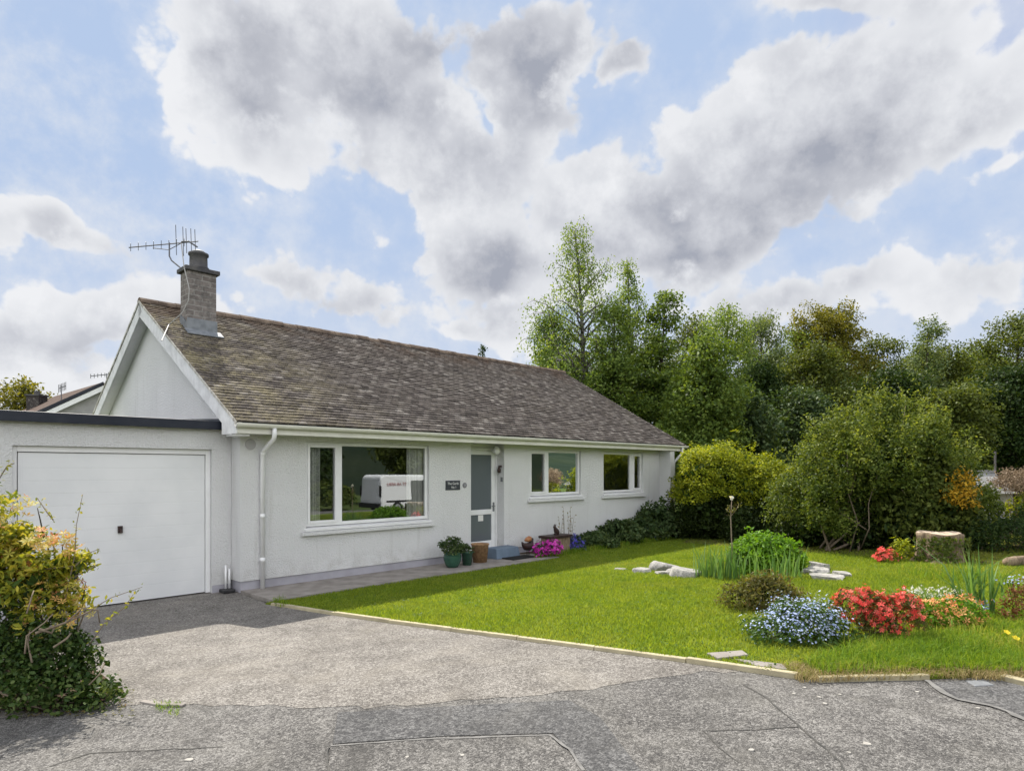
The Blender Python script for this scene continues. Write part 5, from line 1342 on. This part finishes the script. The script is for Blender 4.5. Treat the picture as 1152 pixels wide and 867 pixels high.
def seed(t, n, h, sp, mat, headmat=None, head=.02):
    mb = MB(); hd = []
    for i in range(n):
        x, y = rng.normal()*sp, rng.normal()*sp; hh_ = h*(.75+.35*rng.random()); p = [(x, y, 0), (x*1.2+rng.normal()*.02, y*1.2, hh_*.5), (x*1.4+rng.normal()*.03, y*1.4, hh_)]
        mb.tube(p, [.006, .005, .003], 5)
        for k in range(5): hd.append((p[2][0]+rng.normal()*.02, p[2][1]+rng.normal()*.02, hh_*(.6+.1*k)))
    mb.build('stems', M['twig'], t, True); P = np.array(hd); V, Fc = leaf_geo(P, head*1.6, head, .3); np_mesh('heads', V, Fc, M[mat], t)
t = thing('dry_plant', 'tall dry pale flower stalks rising right of the stone planter', 'plant', g); seed(t, 9, .95, .10, 'l_straw', head=.03)
bed = [((upx(676, -.6)), -.45, .30, .30, 'dark leafy plant nearest the blue flowers in the house bed'), (upx(700, -.5), -.40, .40, .62, 'wide dark green shrub in the middle of the house bed'), (upx(722, -.4), -.45, .45, .60, 'dark green shrub with a few violet flowers in the house bed'),
       (upx(740, -.5), -.50, .48, .95, 'tallest dark green shrub of the house bed, below the pier'), (upx(760, -.7), -.75, .45, .62, 'dark grey green shrub at the far end of the house bed'), (upx(778, -1.0), -1.1, .38, .42, 'low grey green shrub past the right house corner')]
for i, (u, w, rx, h, lab) in enumerate(bed):
    def ex(t, C, D, i=i):
        if i == 2: flowers(t, C, D, 26, .05, .3, 'f_violet')
    shrub('bed_shrub', lab, 'shrub', hl(u, w), [(0, 0, h*.45, rx*1.15, .40, h*.55), (.25, -.1, h*.3, rx*.8, .35, h*.4), (-.25, 0, h*.3, rx*.8, .35, h*.4)], 330, 9, .07, .12, .055, 'l_fern', 6, .012, group='shrubs of the house bed', extra=ex, inner=('l_dark', 60))
P = []
for i in range(2600):
    u = rng.uniform(6.0, 12.9); w = -.72-abs(rng.normal())*.10; P.append(tuple(hl(u, w, .01)))
V, Fq, Ft = blades_geo(np.array(P), .13, .010, .7, .8); kind(np_mesh('long_grass', V, np.concatenate([tri(Fq), Ft]), M['longgrass']), 'stuff')

# ------------------------------------------------------------------ island plants on the lawn
def stone(px, py, rx, ry, h, lab, tilt=0.0, mat='stone'):
    g = gpt(px, py); s = g.y/F_PX; bm = bmesh.new(); bmesh.ops.create_icosphere(bm, subdivisions=4, radius=1.0)
    pl_ = [(Vector(rng.normal(size=3)*np.array([1, 1, .35])).normalized(), rng.uniform(.62, .86)) for _ in range(9)] + [(Vector((tilt*.6+rng.normal()*.07, rng.normal()*.08, 1)).normalized(), .45)]
    f = wob(8, 3.0); f2 = wob(8, 9.0)
    for v in bm.verts:
        for n_, d_ in pl_:
            e = v.co.dot(n_)-d_
            if e > 0: v.co -= n_*e
        q = np.array([tuple(v.co)]); k = 1+.05*float(f(q)[0])+.025*float(f2(q)[0])
        v.co = Vector((v.co.x*rx*s*1.3*k, v.co.y*ry*1.25*k, v.co.z*h*2.0*k))
    me = bpy.data.meshes.new('garden_stone'); bm.to_mesh(me); bm.free()
    o = link('garden_stone', me, M[mat], None, False); o.location = (g.x, g.y, g.z+.012-h*.05); o.rotation_euler = (0, tilt*.3, rng.normal()*.5*0); tag(o, lab, 'stone', 'flat stones on the lawn')
stone(722, 644, 8, .16, .07, 'small rounded pale stone left of the flat slabs on the lawn')
stone(752, 641, 17, .28, .11, 'flat tilted pale slab at the left of the iris clump', .25)
stone(748, 646, 9, .14, .05, 'little pale stone in front of the tilted slab')
stone(774, 648, 16, .26, .12, 'dark flat slab lying next to the iris leaves', .1)
stone(765, 645, 12, .2, .07, 'grey stone wedged between the two slabs left of the irises')
stone(699, 641, 6, .14, .02, 'buried stone barely showing in the grass left of the slabs')
stone(916, 645, 13, .22, .09, 'flat grey slab lying nearest the green mound on its right', -.1)
stone(930, 652, 17, .22, .07, 'long pale flat stone in front of the grey slab by the mound')
stone(920, 641, 11, .2, .13, 'pale stone on top of the little pile right of the mound')
stone(948, 648, 10, .18, .06, 'smallest stone at the right end of the pile beside the mound')

g = gpt(862, 650); s = (g.y+.8)/F_PX
shrub('mound_shrub', 'rounded bright green mound of foliage in the middle of the lawn', 'shrub', Vector((at(862, 600, g.y+.8).x, g.y+.8, tz(g.x, g.y+.8))), [(0, 0, .24, 38*s, .55, .44), (-20*s, -.1, .2, 22*s, .4, .34), (18*s, 0, .18, 24*s, .45, .36)], 900, 9, .05, .065, .04, 'l_mound', 6, .01, amp=.08, inner=('l_fern', 120))
def iris(name, lab, pxs, h, n, wd=.028, mat='l_iris', lean=.28, depth=.35, group=None, cat='irises'):
    c = gpt(sum(p[0] for p in pxs)/len(pxs), max(p[1] for p in pxs)); t = thing(name, lab, cat, c, 0, group); P = []
    for px, py in pxs:
        g = gpt(px, py)
        for i in range(n):
            P.append((g.x-c.x+rng.normal()*.07, g.y-c.y+rng.random()*depth, tz(g.x, g.y)-c.z))
    V, Fq, Ft = blades_geo(np.array(P), h, wd, lean, .25); np_mesh('leaves', V, np.concatenate([tri(Fq), Ft]), M[mat], t); return t
iris('iris_clump', 'upright blue green iris leaves left of the bright green mound', [(795, 651), (806, 652), (816, 654), (825, 654), (834, 654)], .50, 20)
iris('iris_clump', 'upright iris leaves in front of the right half of the mound', [(858, 656), (866, 656), (880, 655), (890, 654), (898, 652)], .46, 11)
iris('iris_clump', 'two tall iris spikes standing out of the top of the mound', [(876, 640), (886, 640)], .66, 3)
g = gpt(822, 652); t = thing('tall_stalk', 'single tall dry stalk with a pale seed head beside the irises', 'plant', g)
mb = MB(); mb.tube([(0, 0, 0), (.02, 0, .5), (.0, 0, 1.0), (.02, 0, 1.28)], [.012, .010, .008, .006], 6); mb.tube([(0, 0, 1.0), (.10, 0, 1.13), (.13, 0, 1.2)], [.006, .005, .004], 5); mb.tube([(.005, 0, 1.05), (-.08, 0, 1.12)], [.006, .004], 5); mb.build('stem', M['twig'], t, True)
P = np.concatenate([rng.normal(size=(40, 3))*.04+np.array([.01, 0, 1.12]), rng.normal(size=(20, 3))*.03+np.array([.12, 0, 1.2])]); V, Fc = leaf_geo(P, .04, .025); np_mesh('leaves', V, Fc, M['l_brown'], t)
P = rng.normal(size=(14, 3))*.012+np.array([.02, 0, 1.29]); V, Fc = leaf_geo(P, .05, .05); np_mesh('seed_head', V, Fc, M['f_white'], t)
g = gpt(862, 692); s = (g.y+.35)/F_PX
shrub('bronze_shrub', 'twiggy bronze green shrub in front of the mound, behind the blue flowers', 'shrub', Vector((at(858, 600, g.y+.35).x, g.y+.35, tz(g.x, g.y+.3))), [(0, 0, .16, 30*s, .3, .22), (-26*s, 0, .12, 20*s, .25, .17), (16*s, 0, .2, 20*s, .25, .22), (-8*s, 0, .28, 12*s, .15, .12), (32*s, 0, .14, 14*s, .15, .12), (6*s, 0, .32, 8*s, .1, .12)], 420, 9, .06, .055, .016, 'l_brown', 14, .007, up=.2, inner=('l_hedge', 60))
g = gpt(900, 729); s = (g.y+.25)/F_PX
def fm(t, C, D):
    k = C[:, 2] > .1; flowers(t, C[k], D[k], 2700, .0105, .36, 'f_blue', .1, 5, .045, up=.8)
shrub('forget_me_nots', 'spreading clump of tiny pale blue flowers left of the red azalea', 'flowers', Vector((at(902, 600, g.y+.25).x, g.y+.25, tz(g.x, g.y+.2))), [(0, 0, .14, 30*s, .28, .26), (-30*s, -.05, .08, 22*s, .22, .17), (24*s, .05, .12, 22*s, .25, .30), (-12*s, .1, .2, 18*s, .2, .20), (40*s, 0, .07, 14*s, .2, .15), (8*s, -.1, .26, 10*s, .12, .12), (-52*s, -.1, .04, 10*s, .12, .09), (-44*s, .2, .08, 9*s, .12, .12), (56*s, -.12, .04, 11*s, .1, .08), (20*s, -.22, .03, 12*s, .12, .09)], 620, 8, .045, .05, .016, 'l_forget', 20, .004, extra=fm)
g = gpt(985, 724); s = (g.y+.25)/F_PX
def rd(t, C, D):
    k = C[:, 2] > .19; flowers(t, C[k], D[k], 640, .028, .26, 'f_red', .35, 5, .025)
shrub('red_azalea', 'azalea bush covered with bright red flowers beside the blue flowers', 'azalea', Vector((at(985, 600, g.y+.25).x, g.y+.25, tz(g.x, g.y+.2))), [(-24*s, 0, .29, 18*s, .18, .17), (2*s, 0, .24, 24*s, .2, .18), (26*s, -.05, .33, 15*s, .15, .11), (40*s, 0, .17, 12*s, .13, .07), (-8*s, 0, .36, 12*s, .12, .10), (0, 0, .12, 26*s, .2, .12)], 260, 8, .04, .05, .02, 'l_brown', 12, .007, extra=rd)
g = gpt(1014, 722)
shrub('red_azalea', 'small low sprig of red flowers in the grass under the large red azalea', 'azalea', Vector((g.x, g.y+.05, g.z)), [(0, 0, .09, .08, .06, .07)], 20, 6, .02, .035, .014, 'l_brown', 4, .004, extra=lambda t, C, D: flowers(t, C, D, 40, .024, .3, 'f_red'))
g = gpt(1060, 712); s = (g.y+.25)/F_PX
shrub('orange_azalea', 'spreading azalea with peach orange flowers right of the red azalea', 'azalea', Vector((at(1062, 600, g.y+.25).x, g.y+.25, tz(g.x, g.y+.2))), [(-22*s, 0, .13, 22*s, .2, .14), (14*s, 0, .14, 30*s, .2, .15), (-2*s, 0, .10, 40*s, .2, .10)], 220, 8, .04, .055, .018, 'l_mound', 10, .005, extra=lambda t, C, D: flowers(t, C, D, 210, .036, .22, 'f_peach', .5))
iris('bluebell_clump', 'clump of pale arching leaves with whitish bell flowers behind the orange azalea', [(1040, 690), (1052, 690), (1064, 690), (1076, 690), (1090, 690), (1030, 690)], .24, 26, .014, 'l_iris', .8, .4, cat='bluebells')
c = gpt(1062, 690); t = thing('white_bluebells', 'scattered white and pale lilac bells above the arching leaves', 'flowers', c); P = []
for i in range(46):
    g = gpt(rng.uniform(1030, 1098), 689); P += [(g.x-c.x+rng.normal()*.01, g.y-c.y+rng.uniform(0, .3), tz(g.x, g.y)-c.z+rng.uniform(.13, .26)) for k in range(4)]
P = np.array(P); V, Fq = flower_geo(P, rng.normal(size=P.shape), .014, .35, 5, .8); np_mesh('bells', V, Fq, M['f_white'], t)
mb = MB()
for p in P[::4]: mb.tube([(p[0]*.98, p[1], 0), tuple(p)], [.003, .002], 4)
mb.build('stems', M['l_iris'], t)
iris('sword_leaves', 'tall arching sword leaves standing highest in the right flower border', [(1096, 692), (1106, 693), (1116, 693), (1124, 692)], .68, 13, .026, 'l_iris', .75, .35, cat='leaves')
g = gpt(1108, 690); t = thing('blue_flowers', 'few small blue flowers at the foot of the tall sword leaves', 'flowers', g); P = rng.normal(size=(26, 3))*np.array([.05, .05, .03])+np.array([-.06, -.05, .12]); V, Fq = flower_geo(P, rng.normal(size=P.shape)+np.array([0, -.5, .8]), .022, .3); np_mesh('petals', V, Fq, M['f_blue'], t)
mb = MB()
for p in P[::3]: mb.tube([(p[0], p[1], 0), tuple(p)], .002, 4)
mb.build('stems', M['l_iris'], t)
g = gpt(1152, 705); s = (g.y+.2)/F_PX
shrub('russet_shrub', 'low russet leaved shrub at the right edge of the flower border', 'shrub', Vector((at(1160, 600, g.y+.2).x, g.y+.2, tz(g.x, g.y))), [(0, 0, .18, 26*s, .2, .24), (20*s, 0, .2, 26*s, .2, .26)], 200, 8, .035, .04, .02, 'l_russet' if 'l_russet' in M else 'l_brown', 8, .006)
g = gpt(1150, 690); t = thing('blue_flowers', 'pale blue flower sprays above the russet shrub at the right edge', 'flowers', g)
P = rng.normal(size=(90, 3))*np.array([.12, .08, .035])+np.array([.03, 0, .36]); V, Fq = flower_geo(P, rng.normal(size=P.shape)*.4+np.array([0, -.2, .8]), .012, .33); np_mesh('petals', V, Fq, M['f_blue'], t)
mb = MB()
for p in P[::4]: mb.tube([(p[0]*.5, p[1]*.5, 0), tuple(p)], .0025, 4)
mb.build('stems', M['l_forget'], t)
for px, py, lab in ((1132, 712, 'left one of two yellow poppies in the grass by the russet shrub'), (1142, 719, 'right lower one of two yellow poppies near the frame edge')):
    g = gpt(px, py+10); t = thing('yellow_poppy', lab, 'flower', g, 0, 'yellow poppies in the grass'); mb = MB(); mb.tube([(0, 0, 0), (.005, 0, .09)], .003, 5); mb.build('stem', M['l_iris'], t)
    V, Fq = flower_geo(np.array([[.005, 0, .09]]), np.array([[0, -.5, .8]]), .034, .5, 5, .3); np_mesh('petals', V, Fq, M['f_yellow'], t)
g = gpt(1002, 634); shrub('coral_azalea', 'small coral red azalea on the lawn edge left of the stump', 'azalea', Vector((g.x, g.y+.15, g.z)), [(0, 0, .11, .17, .14, .13)], 50, 7, .03, .045, .02, 'l_brown', 5, .005, extra=lambda t, C, D: flowers(t, C, D, 130, .036, .3, 'f_red'))
g = gpt(1150, 640); mb = MB(); mb.tube([(0, 0, .07), (.18, .05, .08), (.5, .12, .09)], [.075, .085, .08], 14); o = mb.build('log', M['stump'], None, True); o.location = Vector((g.x-.02, g.y+.3, g.z)); tag(o, 'short brown log lying at the right frame edge under the dark evergreen', 'log')
# ------------------------------------------------------------------ bush at the left
g = gpt(55, 800); Yb = g.y+.35; bx = at(30, 600, Yb).x; s = Yb/F_PX
def px3(px, py, dy=0.0): p = at(px, py, Yb+dy); return (p.x-bx, dy, p.z-g.z)
def blob(px, py, rx, ry, dy=0.0, rd=.3):
    p = px3(px, py, dy); return (p[0], p[1], p[2], rx*s, rd, ry*s)
def pier(t, C, D):
    # red, peach and yellow young leaves in whorls at the shoot tips
    tips = [px3(*p) for p in ((42, 571), (14, 592), (60, 610), (52, 603), (8, 618), (30, 618), (35, 640), (70, 612), (85, 606), (92, 618), (45, 637), (66, 655), (82, 668), (20, 655), (96, 655), (18, 672), (60, 668), (5, 640), (88, 690), (40, 700))]
    Ps, Ns = [], []
    for p in tips:
        for k in range(12):
            Ps.append(np.array(p)+np.array([0, -.1, 0])+rng.normal(size=3)*np.array([.055, .06, .045])); Ns.append(rng.normal(size=3)*.5+np.array([0, -.3, .8]))
    Ps, Ns = np.array(Ps), np.array(Ns); V, Fq = flower_geo(Ps, Ns, .046, .18, 6, .35); np_mesh('young_leaves', V, Fq, M['l_flush'], t)
    mb = MB()
    for p in tips: mb.tube([(p[0]*.75, p[1]+.1, p[2]-.25), (p[0]*.92, p[1]+.04, p[2]-.1), p], [.006, .005, .003], 5)
    mb.build('shoots', M['bark'], t, True)
B0 = Vector((bx, Yb, g.z))
shrub('pieris_bush', 'tall yellow green bush with peach and red young leaves in front of the garage', 'bush', B0,
      [blob(-4, 650, 38, 50), blob(28, 655, 38, 44, -.05), blob(64, 645, 22, 22, 0, .2), blob(22, 612, 18, 26), blob(88, 632, 12, 14, 0, .12), blob(-30, 610, 54, 66), blob(55, 680, 36, 30)], 620, 8, .05, .062, .024, 'l_pieris', 14, .012, six=True, shell=.55, amp=.25, extra=pier, inner=('l_ivy', 110))
shrub('ivy_bush', 'dark small leaved bush tangled with dead twigs at the foot of the yellow green bush', 'bush', B0+Vector((0, -.12, 0)),
      [blob(10, 735, 60, 60, 0, .35), blob(60, 735, 46, 50, -.05), blob(90, 745, 34, 42, 0, .25), blob(120, 778, 28, 22, -.1, .2), blob(-40, 730, 60, 70), blob(60, 770, 60, 34, -.12)], 1000, 8, .04, .040, .024, 'l_ivy', 12, .01, six=True, shell=.5, amp=.2, inner=('l_dark', 160))
# arching thin sprays
t = thing('arching_twigs', 'thin leafy twigs arching out of the left bush in front of the garage door', 'twigs', B0); mb = MB(); Ps = []
for path in (((60, 700), (95, 690), (125, 672), (160, 660)), ((50, 640), (85, 636), (100, 622), (112, 617)), ((70, 690), (84, 625), (86, 590), (93, 556)), ((80, 650), (98, 642), (110, 634)), ((-5, 545), (8, 524), (16, 521)), ((90, 740), (118, 700), (140, 683), (150, 668)), ((60, 585), (52, 575), (42, 560))):
    p3 = [px3(px, py, -.1) for px, py in path]; mb.tube(p3, [.005-.001*i for i in range(len(p3))], 5)
    for a, b in zip(p3[:-1], p3[1:]):
        for q in np.linspace(0, 1, 9): Ps.append(np.array(a)*(1-q)+np.array(b)*q+rng.normal(size=3)*.015)
mb.build('stems', M['twig'], t, True); P = np.array(Ps); V, Fc = leaf_geo(P, .034, .016, .4, six=True); np_mesh('leaves', V, Fc, M['l_pieris'], t)
t = thing('dead_branches', 'tangle of bare grey dead branches lying in the front of the left bush', 'branches', B0); 
for path, r in ((((20, 790), (45, 770), (52, 766)), .012), (((0, 778), (30, 792), (60, 800)), .009), (((40, 712), (60, 705), (74, 700), (104, 686)), .011), (((30, 690), (36, 670), (38, 664)), .006), (((28, 735), (30, 715), (50, 700), (60, 690)), .007), (((60, 728), (75, 718), (80, 712)), .009), (((36, 745), (31, 722), (34, 708)), .007), (((75, 700), (92, 684), (110, 686), (112, 700)), .007), (((100, 770), (112, 758), (118, 745)), .006), (((44, 707), (58, 712), (62, 704)), .011)):
    mb = MB(); p3 = [px3(px, py, -.42+.05*i) for i, (px, py) in enumerate(path)]; mb.tube(p3, [r*(1-.5*i/len(p3)) for i in range(len(p3))], 6); mb.build('branch', M['twig'], t, True)
P = np.array([tuple(gpt(rng.uniform(-20, 150), rng.uniform(775, 806))) for i in range(420)]); P[:, 2] += .006
V, Fc = leaf_geo(P, .03, .014, 2.0); kind(np_mesh('leaf_litter', V, Fc, M['l_brown']), 'stuff')
kind(sheet('flower_bed', [tuple(p) for p in gl_((-60, 795), (50, 801), (115, 789), (140, 779), (110, 755), (-80, 740))], .006, 'soil', .25), 'structure')

# ------------------------------------------------------------------ the far side of the road (seen in the window glass)
vp = uw(16.4, -17.3); t = thing('white_van', 'white panel van with red lettering parked across the road, mirrored in the big window', 'van', Vector((vp.x, vp.y, float(terr(16.4, -17.3)))), ROTZ)
prof = [(-2.6, .32), (2.55, .32), (2.62, .75), (2.5, 1.02), (1.75, 1.15), (1.05, 1.88), (.7, 1.98), (-2.4, 2.0), (-2.58, 1.85), (-2.62, .7)]
mb = MB(); mb.prism([(x, -.95, z) for x, z in prof], (0, 1.9, 0)); bd = mb.build('body', M['vanpaint'], t, False, .09)
for v in bd.data.vertices: v.co.y *= 1-.13*max(0, (v.co.z-1.0))
for y in (-.955, .93):
    mb = MB(); mb.box((-2.3, y, .62), (2.3, y+.025, .72)); mb.build('rubbing_strip', M['dark'], t, False, .006)
    mb = MB(); mb.box((-2.635, .80 if y > 0 else -.93, .9), (-2.58, .93 if y > 0 else -.80, 1.45)); mb.build('rear_light', M['dark'], t, False, .006)
mb = MB(); mb.box((-2.72, -.9, .34), (-2.6, .9, .58)); mb.build('bumper', M['dark'], t, False, .02)
for y in (-.962, .955):
    mb = MB(); mb.prism([(1.55, y, 1.12), (.95, y, 1.72), (.45, y, 1.74), (.45, y, 1.12)], (0, .007, 0)); mb.build('side_window', M['darkglass'], t)
mb = MB(); mb.prism([(1.72, -.8, 1.20), (1.72, .8, 1.20), (1.12, .75, 1.84), (1.12, -.75, 1.84)], (.03, 0, .03)); mb.build('windscreen', M['darkglass'], t)
mb = MB(); mb.box((-.75, -.965, .5), (.25, -.90, 1.70)); mb.box((-.75, .90, .5), (.25, .962, 1.70)); mb.build('side_door_opening', M['dark'], t)
for x in (-1.65, 1.75):
    for y in (-.86, .86):
        mb = MB(); mb.lathe([(0, -.11), (.28, -.11), (.34, -.07), (.34, .07), (.28, .11), (0, .11)], 24); w_ = mb.build('wheel', M['rubber'], t, True); w_.rotation_euler = (math.radians(90), 0, 0); w_.location = (x, y, .34)
        mb = MB(); mb.lathe([(0, -.116), (.2, -.115), (.2, .115), (0, .116)], 18); mb.build('rim', M['steelcover'], w_, True)
R = (math.radians(90), 0, math.pi)
text('ST AB AREU', .22, (-1.65, .905, 1.52), R, 'red', t)
G2 = 'trees across the road'
for i, (u, w, H, R_, lf, lab) in enumerate(((9.3, -20.0, 7.0, 2.2, 'l_mid', 'round green tree across the road mirrored in the left pane of the big window'), (12.2, -23.5, 6.0, 2.4, 'l_dark', 'dark tree across the road beside the parked van'), (4.0, -22.0, 6.5, 2.4, 'l_mid', 'green tree across the road opposite the garage'), (21.0, -24.0, 5.0, 2.2, 'l_olive', 'low olive tree across the road beyond the van'), (15.5, -27, 5.5, 2.6, 'l_dark', 'dark tree directly behind the parked van'), (26, -28, 5.2, 2.8, 'l_dark', 'far dark tree well beyond the parked van'), (7.5, -27, 6.2, 2.6, 'l_dark', 'dark tree set back across the road left of the van'), (32, -30, 5.2, 3, 'l_olive', 'farthest olive tree along the road across from the lawn'))):
    p = uw(u, w); tree('roadside_tree', lab, p.x, p.y, H, R_, 'broad', lf, 5000, .26, .16, 60+i, limbs=26, spread=.34, cb=.08, group=G2)
for i, (u, lab) in enumerate(((8.0, 'rounded roadside bush behind the parked van, near one'), (13.5, 'rounded roadside bush behind the parked van, middle one'), (19.0, 'rounded roadside bush behind the parked van, far one'), (22.5, 'rounded roadside bush just past the far bush'), (25.0, 'rounded roadside bush well beyond the parked van'), (5.0, 'rounded roadside bush opposite the garage'), (10.8, 'rounded roadside bush between the round tree and the van'), (28.5, 'outermost rounded roadside bush along the far kerb'))):
    p = uw(u, -21.0); shrub('roadside_bush', lab, 'bush', Vector((p.x, p.y, float(terr(u, -21.0)))), [(0, 0, .7, 1.6, .8, .9), (1.6, .1, .7, 1.5, .8, .8)], 420, 8, .14, .16, .09, 'l_shrub', 6, .02, group='bushes across the road', inner=('l_dark', 120))
def hill():
    V = []; Fq = []; nu, nv = 260, 9
    for j in range(nv):
        for i in range(nu):
            u = -300+900*i/(nu-1); w = -38-13*j; H = 5.2+4.8*float(sstep(108, 78, u))+6.0*float(sstep(112, 145, u))+.6*math.sin(u*.05)
            h = min((-w-38)*.14, H)+(rng.normal()*.45 if j > 2 else 0)
            p = uw(u, w); V.append((p.x, p.y, h-.6))
    for j in range(nv-1):
        for i in range(nu-1): Fq.append((j*nu+i, j*nu+i+1, (j+1)*nu+i+1, (j+1)*nu+i))
    kind(np_mesh('hills', V, Fq, M['hillm']), 'structure')
hill()
